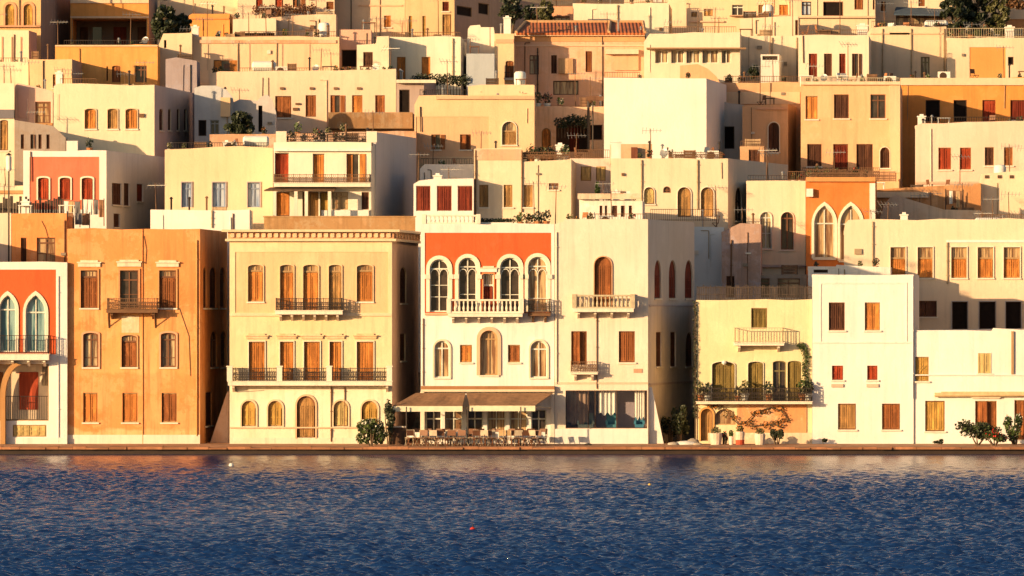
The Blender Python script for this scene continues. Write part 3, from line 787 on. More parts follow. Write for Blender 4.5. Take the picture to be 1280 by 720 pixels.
# --- white house at the east end (two volumes)
h = H7 = House('town_house', 'white three-storey waterfront house with two small red square windows', 'white house with the small red square windows', 1015.3, 1142, 343, YF, WHITE, depth=11, xs=1149, age=.25)
h.win(1036, 378, 1056, 413, 'rect', 'S:dark', frame='brown'); h.win(1081, 378, 1100, 413, 'rect', 'S:orange', frame='tan')
h.row([(1040,1054),(1084,1097)], 457, 475, 'rect', 'S:red', frame='brown', fw=.04)
h.row([(1047.5,1070),(1102.5,1125)], 504.5, 537, 'rect', ['S:tan','S:brown'], frame='brown')
h.finish()
strip(h, 1015.5, 1141.5, 427, 429, .05, WHITE); strip(h, 1025, 1134, 353, 355, .03, WHITE); strip(h, 1025,1026.5,355,427,.03,WHITE,'pilaster'); strip(h,1132.5,1134,355,427,.03,WHITE,'pilaster')
for a in (1040, 1084): strip(h, a-1, a+14, 480, 484, .08, (.62,.5,.33), 'sill_shelf')
pipe(h, 1141, 345, 498, plaster(WHITE,.3), .03)
h = H8 = House('annex_house', 'low white waterfront house with open yellow shutters and a rolled awning', 'low white house with the rolled awning', 1142.4, 1345, [(1142.4,413),(1240,413),(1242,411),(1345,411)], YF+.1, WHITE, depth=11, xs=1355, age=.25)
h.win(1144, 446, 1161, 476.5, 'rect', 'S:yellow', frame='tan'); h.win(1156.5, 501, 1181, 539, 'rect', 'S:yellow', frame='brown')
h.win(1219, 501, 1246, 545, 'rect', 'S:brown', frame='tan', open=2, lint=.05); h.win(1268, 500, 1292, 550, 'rect', 'S:brown', frame='tan', door=True); h.win(1303,505,1325,540,'rect','S:yellow',frame='brown')
h.win(1222, 441, 1239, 467, 'rect', 'S:cream', frame='white', fw=.03, dep=.05, louvre=False)
h.finish()
strip(h, 1143, 1345, 468, 469.5, .08, WHITE); strip(h, 1264, 1267, 414, 468, .10, (.42,.27,.15), 'pilaster')
m = MB(); W = h.front; m.tube(W.p(W.u(1168), W.z(493.5), .22), W.p(W.u(1344), W.z(492.5), .22), .13, n=10); m.ob(W, W.u(1176), W.u(1344), W.z(491), W.z(489.5), .004, .30)
for px in (1175, 1230, 1290, 1335): m.tube(W.p(W.u(px), W.z(493), .0), W.p(W.u(px), W.z(493), .25), .04)
m.build('awning_roll', flat('rolled_canvas', (.72,.52,.28), .9), h.root)
cable(h, [(1143,470),(1150,462),(1155,456)])
# =================================================================== SECOND ROW
h = B2a = House('town_house', 'plain ochre house behind the white villa with a tall french window', 'plain ochre house behind the villa', 14.5, 90, [(14.5,267),(83,266)], YF+11.5, ORANGE, depth=6, xs=95, age=.9)
h.prof = [(14.5,267),(83,266),(84,286),(90,286)]
h.win(26, 297, 33, 328, 'rect', 'S:dark', frame='brown', sill=False); h.win(46, 297, 69, 330, 'rect', 'G:warm', frame='brown', bars=[.5], tr=.2); h.finish()
cable(h, [(52,276),(57,286),(60,297)])
h = B2b = House('town_house', 'narrow cream house beside the plain ochre wall at the left edge', 'narrow cream house at the left edge', -60, 14, 266, YF+11.6, CREAM, depth=6, xs=14.5, age=.4); h.win(-20, 300, -5, 328, 'seg', 'S:brown'); h.finish()
strip(h, -58, 14, 304, 307, .05, CREAM)

h = B8 = House('villa', 'white-edged coral red house with three red doors in white surrounds', 'coral red house', 29, 133, 188, 330, WHITE, depth=15, xs=206, age=.3, sidecol=(.70,.66,.6))
h.panel(37, 196, 124, 262, (.74,.19,.11))
h.row([(47.5,61),(74.5,88),(102,116)], 222, 250, 'seg', 'S:red', sur=.09, sc=(.82,.74,.56), frame='brown', sill=False, door=True, dep=.12)
h.win(140, 229, 152, 256, 'rect', 'S:dark', side=True); h.win(155, 229, 162, 257, 'rect', 'S:dark', side=True); h.win(171, 230, 179, 252, 'rect', 'S:maroon', side=True)
h.win(142, 267, 150, 284, 'rect', 'S:dark', side=True)
h.finish()
h = B8b = House('garden_wall', 'low cream garden wall beside the coral red house', 'cream garden wall', -60, 29, [(-60,232),(29,232)], 331, CREAM, depth=5, xs=30, cat='wall'); h.finish()
strip(h, -60, 28.5, 238, 242, .15, (.5,.28,.14))
# wooden fence in front
m = MB(); x = Xat(-5, 322)
W = Wall((Xat(-20,322),322),(Xat(76,322),322)); u = 0
while u < W.L:
    w_ = R.uniform(.12,.2); m.ob(W, u, u+w_-.015, ground(322)-.5, W.z(249)+R.uniform(-.25,.2), 0, .03, 0); u += w_
o = tag(m.build('wooden_fence', wood((.045,.032,.026))), 'weathered dark board fence in front of the coral red house', 'fence'); recentre(o, (Xat(28,322), 322, ground(322)))

h = B9 = House('town_house', 'plain pale yellow house with three blue windows', 'plain pale yellow house with the blue windows', 206, 341, [(206,187),(300,182),(341,185)], 331, YELL, depth=12, xs=350, age=.2)
h.row([(227,239.5),(265.5,282),(309.5,325)], 228, 259, 'rect', 'G:blue', frame='blue', sur=.05, sc=(.5,.42,.4), sill=False, tr=.25); h.finish()
h = B11 = House('roof_annex', 'low blank white annex on the roofs behind the orange house', 'blank white annex', 188, 312, 262, 322.5, WHITE, depth=6, xs=316, age=.3); h.finish(); pipe(h, 265, 263, 285)
h = B10 = House('town_house', 'white two-storey house with red shutters, long balcony and terrace railing', 'white house with the long red-shuttered balcony', 342, 464, 178, 327, (.80,.74,.58), depth=14, xs=484, age=.25)
h.win(343.5, 191, 361, 229, 'rect', 'S:red', frame='white', fw=.05, dep=.35, sill=False, door=True)
h.win(391, 192, 405.5, 229, 'rect', 'S:orange', frame='white', dep=.3, sill=False, door=True); h.win(433, 192, 449, 229, 'rect', 'S:orange', open=1, frame='white', dep=.3, sill=False, door=True)
h.win(345, 240, 362, 270, 'rect', 'S:orange', sill=False, door=True, dep=.3); h.win(378, 240, 398, 271, 'rect', 'S:tan', sill=False, door=True, dep=.3); h.win(400, 240, 411, 270, 'rect', 'S:yellow', sill=False, dep=.3)
h.win(415, 240, 435, 262, 'rect', 'G:warm', frame='tan', bars=[.5]); h.win(452, 240, 461, 262, 'rect', 'S:dark')
h.finish()
balcony(h, 343, 462, 229, 233.5, 218, 'ornate', .9, RUST, brackets=0); strip(h, 343, 464, 186.5, 189, .25, WHITE, 'cornice'); strip(h, 402, 461, 263, 270, .35, WHITE, 'window_bench')
W = h.front; m = MB(); W2 = W.off(1.6)
m.hexa([W2.p(W2.u(330),W2.z(239),0),W2.p(W2.u(418),W2.z(239),0),W.p(W.u(420),W.z(236.5),.01),W.p(W.u(338),W.z(236.5),.01),W2.p(W2.u(330),W2.z(237.5),0),W2.p(W2.u(418),W2.z(237.5),0),W.p(W.u(420),W.z(234),.01),W.p(W.u(338),W.z(234),.01)])
m.build('canopy', wood((.16,.09,.05)), h.root)
for px in (343.5, 370, 383, 412):
    m = MB(); W2 = W.off(1.4); u = W2.u(px); m.ob(W2, u-.1, u+.1, W2.z(273), W2.z(239.2), 0, .2); m.build('column', TRIM, h.root)
roof_rail(h, 352, 462, 166, 'ornate'); 
for px in (352, 465): 
    m = MB(); u = W.u(px); m.ob(W, u-.35, u+.3, h.ztop, W.z(164), -.5, -.02); m.build('roof_pier', TRIM, h.root)
h = B10b = House('town_house', 'tall bare grey-white house with a long shaded flank above the terrace', 'bare house with the long shaded flank', 463, 470, 165, 330, (.62,.58,.54), depth=12, xs=520, age=.2, sidecol=(.62,.56,.50)); h.finish()  # white block given grey plaster, its shade is in the colour
# corrugated brown roof shed
m = MB(); m.box(Xat(330,320),320,Zat(300,320),Xat(519,320),320.3,Zat(271.5,320)); m.box(Xat(330,320)-.05,319.95,Zat(271.5,320),Xat(519,320)+.05,320.35,Zat(270,320))
o = tag(m.build('parapet_wall', plaster((.42,.25,.12), 1.0)), 'plain brown rendered parapet wall on the roof behind the decorated cornice', 'wall'); recentre(o, (Xat(423,320),320,Zat(300,320)))

h = B12 = House('glazed_annex', 'white roof annex with three dark red panels between white posts', 'annex with the dark red panels', 517, 592, [(517,230),(524,226),(540,224),(592,223)], 326.6, WHITE, depth=8, xs=594, age=.2)
h.row([(520,538.5),(546,565),(572,591)], 232, 264, 'rect', 'S:maroon', frame='white', fw=.03, dep=.12, louvre=False, sill=False); h.finish()
h = B12b = House('roof_terrace', 'white terrace parapet with a rounded end behind the red-panelled annex', 'white terrace with the rounded end', 525, 592, [(525,211),(531,206),(592,205)], 333, WHITE, depth=6, xs=594, age=.2); h.finish()
roof_rail(h, 526, 590, 198, 'thin')
h = B13 = House('town_house', 'pale cream flat-roofed house with rough stone parapet and slim tan shutters', 'pale cream house with the slim tan shutters', 592.5, 714, [(592.5,186),(652,184),(654,201),(700,200),(714,199)], 328, (.78,.68,.45), depth=11, xs=722, age=.4)
h.row([(599,610.5),(629.5,640.5),(654.5,666)], 231, 259, 'rect', 'S:tan', frame='tan', fw=.04); h.win(686, 229, 698, 237, 'rect', 'G:warm', frame='brown'); h.finish()
pipe(h, 594.5, 188, 268, RUST); pipe(h, 652.5, 188, 265, RUST); strip(h, 593, 652, 186.5, 200, .06, (.66,.52,.32), 'stone_parapet', age=1.4)
roof_rail(h, 655, 712, 190, 'ornate', RUST)
h = B14 = House('town_house', 'cream house recessed in shade with one square framed wall panel', 'recessed house with the framed panel', 712, 764, 198, 336, (.70,.60,.48), depth=6, xs=766); h.win(726, 208, 739, 226, 'rect', 'S:cream', frame='tan', dep=.06, louvre=False, sill=False); h.win(745,208,757,226,'rect','S:cream',frame='tan',dep=.06,louvre=False,sill=False); h.finish()
roof_rail(h, 718, 762, 187, 'iron', RUST)
h = B14b = House('town_house', 'wide cream house with a row of arched windows and deep shaded flank', 'wide cream house with the arched windows', 763.5, 910, 198, 328, (.79,.68,.45), depth=15, xs=985, age=.25)
h.row([(805,818)], 234, 255, 'round', 'S:cream', frame='brown', sur=.04); h.win(829, 233, 838.5, 241, 'round', 'G:dark', frame='brown', sill=False)
h.row([(847,863.5),(876,892)], 234, 271, 'round', 'S:tan', frame='brown', sur=.05, fan=.0, door=True); h.win(919, 234, 927.5, 276, 'round', 'G:dark', side=True, frame='dark'); h.finish()
pipe(h, 802, 200, 260); pipe(h, 872, 200, 262)
W = h.front; rail_mesh(W.off(2), W.u(812), W.u(897), W.z(277), W.z(262), 0, 0, 'iron', False).build('terrace_railing', RUST, h.root)
h = B15 = House('roof_shed', 'low white roof shed with a stepped stone top and narrow dark windows', 'stepped white roof shed', 724, 803, [(724,246),(728,247),(748,250),(803,251)], 320.2, WHITE, depth=5, xs=806, age=.9)
h.row([(749.5,753),(756,759),(765,771.5),(776,781),(786,790)], 257, 271, 'rect', 'S:dark', frame='brown', sill=False, fw=.02, louvre=False); h.finish()
strip(h, 722, 800, 242, 249, .35, (.72,.58,.38), 'stone_coping', age=1.3)
h = B16 = House('town_house', 'plain white annex coloured blue-grey for shade behind the tall pale house', 'plain shaded annex', 858, 905, [(858,283),(905,284)], 326, (.66,.66,.68), depth=5, xs=906, age=.3); h.finish()  # white walls tinted blue-grey to paint in the neighbour's shadow
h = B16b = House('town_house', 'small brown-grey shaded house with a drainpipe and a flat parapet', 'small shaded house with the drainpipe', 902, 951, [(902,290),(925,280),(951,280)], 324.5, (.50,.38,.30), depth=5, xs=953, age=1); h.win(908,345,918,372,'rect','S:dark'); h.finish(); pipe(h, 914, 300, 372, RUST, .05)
h = B17 = House('town_house', 'pale cream house with two tall fanlight windows half in shadow', 'pale cream house with the two fanlight windows', 933, 1007, 226, 328.5, (.79,.69,.46), depth=10, xs=1009, age=.25)
h.win(950, 265, 964.5, 311, 'round', 'G:curtain', frame='white', sur=.04, bars=[.5]); h.win(976, 265, 992, 312, 'round', 'G:dark', frame='brown', sur=.04, transom=True); h.finish()
strip(h, 940, 1007, 331, 334, .3, (.5,.42,.36)); roof_rail(h, 985, 1006, 214, 'iron', RUST)
h = B18a = House('terrace_house', 'dark shaded terrace shed behind the reed screen', 'dark terrace shed', 930, 1008, 343, 325, (.35,.27,.22), depth=4, xs=1010); h.row([(938,962),(972,1000)], 348, 372, 'rect', 'G:dark', frame='brown'); h.finish()  # dark plaster paints in the shade behind the screen
h = B18 = House('villa', 'orange-red house with tall white pointed-arch windows', 'orange-red house with the pointed-arch windows', 1007.5, 1094, [(1007.5,223),(1094,221)], 327, (.70,.21,.055), depth=9, xs=1096, age=.6)
h.win(1017.5, 257, 1043.5, 323, 'ogive', 'G:warm', frame='white', sur=.15, sc=(.82,.76,.56), fw=.08); h.win(1050, 257, 1077, 326, 'ogive', 'G:warm', frame='white', sur=.15, sc=(.82,.76,.56), fw=.08); h.finish()
strip(h, 1087, 1094, 229, 325, .06, WHITE, 'corner_band'); strip(h, 1007.5, 1094, 221.5, 227, .2, (.62,.3,.12), 'cornice'); strip(h, 1008, 1016, 236, 246, .3, WHITE, 'light_box')
roof_rail(h, 1009, 1092, 212, 'ornate', RUST)
h = B18b = House('terrace_parapet', 'small white stepped terrace below the pointed-arch windows', 'small stepped terrace', 1010, 1113, [(1010,333),(1045,332),(1046,330),(1113,334)], 321, WHITE, depth=3.5, xs=1115, age=.7, cat='terrace'); h.win(1017, 337, 1035, 341, 'rect', 'O:void', sill=False); h.finish()
h = B19 = House('town_house', 'long cream house with rounded corner, yellow-and-orange blinds and a shaded ground floor', 'long cream house with the rounded corner', 1055, 1345, [(1055,290),(1057,280),(1061,275),(1345,273)], 324.5, (.79,.68,.45), depth=10, xs=1355, age=.25)
h.row([(1113,1132),(1147,1166),(1189,1208.5),(1222,1241.5),(1254.5,1275),(1290,1310)], 309, 347.5, 'rect', 'S:orange', fan=.36, fp='warm', frame='tan', sur=.05)
h.win(1143, 376, 1171, 396, 'rect', 'S:dark'); h.row([(1190,1209.5),(1224,1244.5),(1257,1276.5),(1296,1315)], 377, 413, 'rect', 'O:void', frame='dark', sill=False, sur=.04, sc=(.5,.45,.4), door=True); h.finish()
strip(h, 1183, 1345, 300, 303, .05, WHITE); pipe(h, 1091, 277, 340); pipe(h, 1184, 303, 355); strip(h, 1068, 1077, 311, 318, .1, (.4,.3,.2), 'vent_grille')
h = B20 = House('roof_wall', 'cream curved gable wall on the roofs below the pink-cream house', 'curved gable wall', 1100, 1225, [(1100,272),(1105,256),(1113,247),(1122,243),(1136,249),(1180,262),(1225,263)], 333, (.74,.56,.32), depth=5, xs=1228, age=.6, jit=0); h.finish()
h = B20b = House('tiled_porch', 'low porch with a terracotta tiled front above the curved gable wall', 'tiled porch', 1090, 1226, [(1090,238),(1226,229)], 338, (.55,.27,.12), depth=4, xs=1228, age=1); h.finish(); strip(h, 1090, 1160, 240, 247, .25, (.78,.62,.36), 'coping')

# =================================================================== THIRD ROW
h = B21 = House('town_house', 'pinkish cream house with four small red-brown shuttered windows', 'pinkish cream house with four small windows', 1144, 1345, [(1144,157),(1152,154),(1290,151),(1345,152)], 346, PINKW, depth=11, xs=1350, age=.3)
h.row([(1173,1189),(1200,1214)], 184.5, 212, 'rect', 'S:red', frame='tan', fw=.04); h.row([(1231,1242.5),(1255,1266),(1290,1303)], 184, 207, 'rect', ['S:dark','S:brown','S:brown'], frame='tan', fw=.04); h.finish()
strip(h, 1144, 1225, 227, 230, .1, (.7,.5,.3))
h = B21b = House('roof_annex', 'boxy cream roof annex with wall vents in front of the pinkish house', 'boxy cream annex', 1225, 1345, [(1225,226),(1227,217),(1280,214),(1345,214)], 339, (.79,.68,.44), depth=5, xs=1350, age=.3); h.finish()
for a in (1231, 1247, 1262): strip(h, a, a+5, 219, 223, .05, (.1,.06,.04), 'vent')
h = B22 = House('apartment_block', 'square yellow ochre block with dark windows and one orange shutter', 'yellow ochre block', 1001, 1125, 104, 352, (.78,.52,.22), depth=12, xs=1128, age=.5)
h.win(1007, 120, 1022, 149, 'rect', 'S:orange', frame='tan', louvre=False); h.win(1042.5, 118, 1061, 148, 'rect', 'S:dark'); h.win(1088, 118, 1107, 148, 'rect', 'G:dark', frame='brown')
h.win(1009, 180, 1027, 208, 'rect', 'S:dark'); h.win(1041.5, 180, 1060, 214, 'rect', 'S:maroon', door=True); h.win(1070.5, 180, 1091, 215, 'rect', 'S:dark', door=True); h.win(1100, 184, 1112, 210, 'round', 'S:dark', sur=.04); h.finish()
strip(h, 1112, 1125, 106, 216, .05, (.76,.60,.32), 'corner_band'); strip(h, 1001, 1125, 102, 106, .2, (.76,.62,.38), 'cornice')  # corner strip toned apart, standing for shading along the block's edge
roof_rail(h, 1002, 1124, 97, 'iron', IRONL); roof_rail
W = h.front; rail_mesh(W.off(.9), W.u(1002), W.u(1098), W.z(222), W.z(210), 0, 0, 'ornate', False).build('balcony_railing', RUST, h.root)
h = B23 = House('town_house', 'bright orange house with a cream parapet and dark windows partly in shadow', 'bright orange house with the cream parapet', 1125.5, 1345, [(1125.5,98),(1345,97)], 365, (.74,.34,.08), depth=8, xs=1350, age=.5)
h.row([(1157,1175),(1192,1208.5)], 125, 152, 'rect', 'O:void', frame='dark', sill=False); h.win(1228, 125, 1244.5, 152, 'rect', 'S:red'); h.win(1263, 125, 1284, 150, 'rect', 'S:maroon'); h.win(1300,125,1318,150,'rect','S:dark'); h.finish()
strip(h, 1125.5, 1345, 97.5, 106.5, .12, (.78,.62,.38), 'parapet_band')
h = B31 = House('blank_block', 'tall blank cream-white block without any windows', 'blank white block', 755, 883, [(755,97),(883,98)], 348, (.82,.79,.72), depth=10, xs=908, age=.08, jit=.015); h.finish()
h = B32 = House('town_house', 'warm yellow flat-roofed house with two brown windows and one arched window', 'warm yellow house with the arched window', 518, 668, [(518,131),(524,120),(585,119),(600,118),(668,118)], 347, (.78,.60,.30), depth=9, xs=670, age=.3)
h.panel(520, 146, 611, 196, (.74,.50,.22)); h.win(539, 168, 550.5, 187, 'rect', 'S:brown', frame='tan', fw=.04); h.win(575, 168, 588.5, 187, 'rect', 'S:brown', open=2, fw=.04); h.win(627.5, 152, 645.5, 181, 'round', 'S:tan', fan=.42, fp='curtain', sur=.05, frame='tan'); h.finish()
strip(h, 545, 668, 120, 124, .15, (.72,.48,.24), 'cornice')
h = B32b = House('roof_annex', 'long low cream roof storey on top of the warm yellow house', 'low cream roof storey', 585, 668, [(585,108),(600,105),(668,106)], 353, (.78,.62,.34), depth=5, xs=670, age=.4, base=Zat(122,353)); h.finish()
h = B32c = House('courtyard_house', 'ochre courtyard house with a planted dark porch and small orange door', 'ochre courtyard house', 668.5, 755, [(668.5,133),(755,133)], 353.5, (.74,.50,.24), depth=8, xs=757, age=.6)
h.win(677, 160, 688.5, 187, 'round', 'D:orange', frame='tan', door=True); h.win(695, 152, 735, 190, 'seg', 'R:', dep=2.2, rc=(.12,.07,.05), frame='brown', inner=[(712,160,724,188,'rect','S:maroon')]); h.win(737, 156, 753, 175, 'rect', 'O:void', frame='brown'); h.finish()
h = B48a = House('courtyard_house', 'small shaded white courtyard house beside the blank block', 'small shaded courtyard house', 900, 930, [(900,126),(915,130),(930,131)], 357, (.62,.58,.52), depth=5, xs=932, age=.5); h.win(890+2, 158, 905, 192, 'rect', 'O:void', frame='dark', sill=False) if False else None; h.win(903, 158, 918, 186, 'rect', 'O:void', frame='dark', sill=False); h.finish()  # white walls greyed, the shade is part of the plaster colour
h = B48 = House('town_house', 'narrow ochre house with one tall arched brown window', 'narrow ochre house with the tall arched window', 928, 985, [(928,132),(985,130)], 354, (.74,.50,.20), depth=8, xs=1001, age=.5)
h.win(960.5, 153, 974, 190, 'round', 'S:dark', frame='brown', sur=.06); h.finish(); strip(h, 945, 982, 134, 137, .12, (.7,.45,.2), 'cornice'); h2 = h
h = B48c = House('terrace_parapet', 'small brown doorway annex with a railing beside the narrow ochre house', 'small doorway annex', 925, 955, 183, 346, (.55,.36,.18), depth=4, xs=957, cat='annex'); h.win(936, 187, 950, 204, 'rect', 'S:dark'); h.finish()
h = B49 = House('vaulted_house', 'ochre house end with a curved vaulted roof behind the blank block', 'vaulted ochre house', 850, 903, [(850,82),(872,80),(885,86),(896,96),(903,110),(904,128)], 358, (.74,.46,.18), depth=7, xs=905, age=.5, jit=0); h.finish()
h = B50 = House('garden_wall', 'long ochre retaining wall topped by a terrace beside the vaulted roof', 'long ochre retaining wall', 898, 1001, 103, 359, (.74,.48,.20), depth=4, xs=1003, cat='wall', age=.5); h.finish(); strip(h, 900, 1000, 115, 130, .06, (.78,.60,.30), 'render_band')
h = B50c = House('town_house', 'tall cream wall house with rooftop aerials above the ochre retaining wall', 'tall cream house with the rooftop aerials', 927, 1002, 45, 371, (.78,.68,.46), depth=8, xs=1004, age=.35)
h.finish(); pipe(h, 965, 47, 84); pipe(h, 996, 47, 100)
h = B50b = House('roof_shed', 'small white stair shed with a dark slot window above the ochre wall', 'white stair shed', 951, 974, 68, 366, (.70,.66,.6), depth=4, xs=978, age=.2); h.win(953, 70, 972, 75, 'rect', 'G:dark', frame='dark', sill=False); h.finish()
h = B25 = House('town_house', 'white flat-roofed house with four slim dark red shutters', 'white house with four slim dark red shutters', 998, 1086, 44, 364, (.80,.72,.52), depth=9, xs=1090, age=.2)
h.win(1011, 67, 1021.5, 96, 'rect', 'S:maroon', sill=False, fw=.03); h.win(1030, 67, 1040, 95, 'rect', 'S:dark', sill=False, fw=.03); h.row([(1049,1057),(1065,1073)], 67, 95, 'rect', ['S:maroon','S:dark'], sill=False, fw=.03); h.finish()
strip(h, 998, 1086, 96, 103, .25, (.62,.50,.34), 'ledge', age=.9)
h = B24 = House('town_house', 'cream terrace house with blind wall arches and a small doorway', 'cream terrace house with blind arches', 1085, 1183, [(1085,40),(1090,35),(1100,33),(1183,33)], 371, (.78,.64,.38), depth=8, xs=1186, age=.3); h.win(1151, 71, 1162, 98, 'rect', 'G:curtain', frame='olive', sill=False); h.finish()
W = h.front
for a, b in ((1088, 1138), (1112, 1138), (1140,1180)): strip(h, a, b-2, 41, 43, .07, (.72,.56,.32), 'blind_arch_band')
for px in (1103, 1139, 1180): pipe(h, px, 36, 96)
h = B24b = House('town_house', 'cream house with a large square orange wall panel and black window', 'cream house with the square orange panel', 1183.5, 1345, [(1183.5,47),(1345,47)], 369, (.78,.66,.42), depth=8, xs=1350, age=.3)
h.panel(1212, 59, 1257, 98, (.72,.36,.10)); h.win(1260, 71, 1267, 81, 'rect', 'O:void', sill=False, frame='dark'); h.finish()
roof_rail(h, 1184, 1345, 35, 'thin', IRONL)
h = B28 = House('pavilion', 'low white pavilion with a row of square openings under a thin flat slab', 'low white pavilion', 805, 925, [(805,52),(812,42),(925,40)], 366, (.78,.70,.50), depth=7, xs=928, age=.25)
h.row([(819,835),(839,855),(858,875),(878,898),(902,914)], 62.5, 79, 'rect', 'G:curtain', frame='white', sill=False, dep=.3, transom=False); h.finish(); strip(h, 808, 932, 60, 62, .7, (.30,.18,.10), 'canopy_slab')
h = B29 = House('town_house', 'ochre house under a long orange-red tiled roof', 'ochre house with the tiled roof', 643, 806, 45, 370, (.74,.48,.23), depth=9, xs=808, age=.6)
h.win(662, 69, 673.5, 93, 'rect', 'G:curtain', frame='brown', sill=False); h.win(689, 69, 696, 92, 'rect', 'S:dark', sill=False); h.win(732, 64, 740, 90, 'rect', 'S:brown', sill=False); h.win(691.5, 101, 723, 118.5, 'rect', 'O:warm', frame='dark', sill=False); h.finish()
strip(h, 643, 806, 41.5, 45, .3, (.78,.66,.42), 'eaves_cornice'); strip(h, 643, 806, 45.2, 52, .05, (.66,.40,.18), 'frieze'); strip(h, 643, 806, 56, 58, .08, (.76,.56,.32)); strip(h, 668, 755, 119, 132, .04, (.66,.42,.2), 'render_band'); strip(h, 698, 716, 73, 92, .2, (.5,.28,.14), 'brick_patch', age=1.3); strip(h, 757, 798, 62, 68, .6, (.76,.62,.42), 'balcony_slab'); strip(h, 768, 798, 69, 88, .15, (.7,.44,.2), 'render_band')
pipe(h, 672, 60, 118, IRON)
W = h.front; m = MB(); ze, zr = W.z(41.4), Zat(28, 375.5)
a, b, c, d = W.p(W.u(645),ze,.35), W.p(W.u(806),ze,.35), Vector((Xat(804,375.5),375.5,zr)), Vector((Xat(657,375.5),375.5,zr))
e, f = Vector((Xat(808,380),380,ze)), Vector((Xat(645,380),380,ze)); q = Vector((0,0,-.15))
m.hexa([a+q,b+q,c+q,d+q,a,b,c,d]); m.hexa([d+q,c+q,e+q,f+q,d,c,e,f]); m.face([a,d,f]); m.face([b,e,c])
tr_ = m.build('tiled_roof', tiles('red_roof_tiles', (.60,.16,.045), 'X', 1.2), h.root)
m = MB()
for A, B in ((a,d),(b,c),(d,c), (a.lerp(b,.72), d.lerp(c,.72))): m.tube(A+Vector((0,0,.05)), B+Vector((0,0,.05)), .11)
m.build('ridge_tiles', flat('pale_ridge_tile', (.62,.36,.18), .9), tr_)
h = B29b = House('town_house', 'narrow yellow house end with a small brown balcony beside the tiled roof', 'narrow yellow house beside the tiled roof', 618, 642.5, [(618,42),(642.5,42)], 367, (.78,.62,.32), depth=9, xs=644, age=.3); h.win(632, 76, 642, 100, 'seg', 'S:brown', frame='brown', sill=False); h.finish()
strip(h, 620, 642, 49, 54, .05, (.72,.46,.22), 'frieze'); balcony(h, 631, 641.5, 98, 100, 90, 'iron', .6, IRON, brackets=0)
h = B36 = House('town_house', 'white rooftop house with rounded chimney stacks and a grey shaded wall', 'white rooftop house with chimney stacks', 583, 618, [(583,66),(585,36),(588,32),(600,31),(601,34),(617,34),(618,40)], 369, (.80,.74,.58), depth=6, xs=619, age=.2, jit=0); h.finish()
h = B36b = House('roof_wall', 'wall coloured blue-grey for shade below the rounded chimney stacks', 'blue-grey shaded wall', 583, 618, 67, 362, (.42,.44,.48), depth=3, xs=619, age=.2, cat='wall'); h.finish()  # blue-grey tone is shade painted onto the wall
h = B35 = House('town_house', 'white house with two tall orange shutters and a planted roof terrace below', 'white house with two tall orange shutters', 487, 576, 46, 365, (.80,.74,.55), depth=9, xs=583, age=.3)
h.row([(496,507),(527,538)], 71, 99, 'rect', 'S:orange', frame='tan', fw=.04, sill=False); h.finish(); pipe(h, 566, 48, 100)
h = B35b = House('town_house', 'shaded porch with a dark door between two cream houses', 'shaded porch', 495.5, 530, 101, 357, (.42,.36,.30), depth=5, xs=545, age=.4); h.win(499, 112, 512, 141, 'rect', 'O:void', sill=False); h.finish(); strip(h, 495.5, 545, 100, 104, .5, (.76,.68,.5), 'roof_slab')  # porch plaster darkened to paint in its shade
h = B33 = House('town_house', 'wide pinkish cream house with a row of tall brown shuttered windows', 'wide pinkish cream house', 262, 495, [(262,92),(275,90),(495,86)], 358, (.78,.62,.40), depth=9, xs=497, age=.35)
h.win(344, 120, 364, 147, 'rect', 'S:brown'); h.row([(382,395),(413,425),(440,453),(469,481)], 119, 146, 'rect', ['S:brown','S:brown','S:orange','S:brown'], sill=False, fw=.04); h.finish()
for x in (352, 389, 419, 448):
    strip(h, x-2, x+3, 109, 112, .12, (.2,.12,.08), 'wall_lamp')
strip(h, 413, 517, 143, 163, 4.0, (.32,.19,.10), 'tiled_canopy', age=1.2)
roof_rail(h, 300, 410, 84.5, 'thin', RUST)
h = B34 = House('town_house', 'wide cream house with a moulded cornice and aerial masts', 'wide cream house with the moulded cornice', 240, 424, [(240,42),(246,45),(424,46)], 366, (.78,.59,.32), depth=9, xs=426, age=.5)
h.win(267, 75, 287, 92, 'rect', 'S:orange', open=1); h.finish(); strip(h, 248, 420, 50, 54, .1, (.70,.44,.2), 'cornice', age=1.2)
for px in (259, 311, 352, 386): strip(h, px, px+1.2, 55, 88, .04, (.7,.52,.3), 'pilaster')
h = B34b = House('town_house', 'small cream gable house with one slit window', 'small cream house with the slit window', 197, 240, [(197,60),(204,42),(240,41)], 365.5, (.78,.66,.40), depth=5, xs=241, age=.3, jit=0); h.win(205, 50, 208, 60, 'rect', 'O:void', sill=False, fw=.02); h.finish()
h = B46 = House('water_cistern_house', 'grey shaded cube-shaped house with a pale roof edge', 'grey cube-shaped house', 207, 246, [(207,74),(220,72),(246,76)], 357, (.36,.33,.32), depth=4, xs=250, age=.6); h.finish()  # dark grey plaster carries the shade on this cube
h = B37 = House('town_house', 'cream upper house with one small orange window', 'cream upper house with the small orange window', 418, 506, [(418,-4),(506,-6)], 386, (.78,.62,.36), depth=9, xs=508, age=.3); h.win(480, 19.5, 488.5, 34, 'rect', 'S:orange', frame='tan', fw=.03); h.finish(); strip(h, 448, 503, 6, 8, .06, (.72,.5,.26))
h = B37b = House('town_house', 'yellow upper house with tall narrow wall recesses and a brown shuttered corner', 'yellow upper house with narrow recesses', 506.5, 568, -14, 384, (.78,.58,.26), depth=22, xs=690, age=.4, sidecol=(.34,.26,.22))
h.row([(511,515),(528,532)], 20, 46, 'rect', 'S:yellow', sill=False, louvre=False, fw=.02); h.win(553, 2, 561, 14, 'rect', 'S:maroon'); h.win(553, 18, 564, 44, 'rect', 'S:tan')
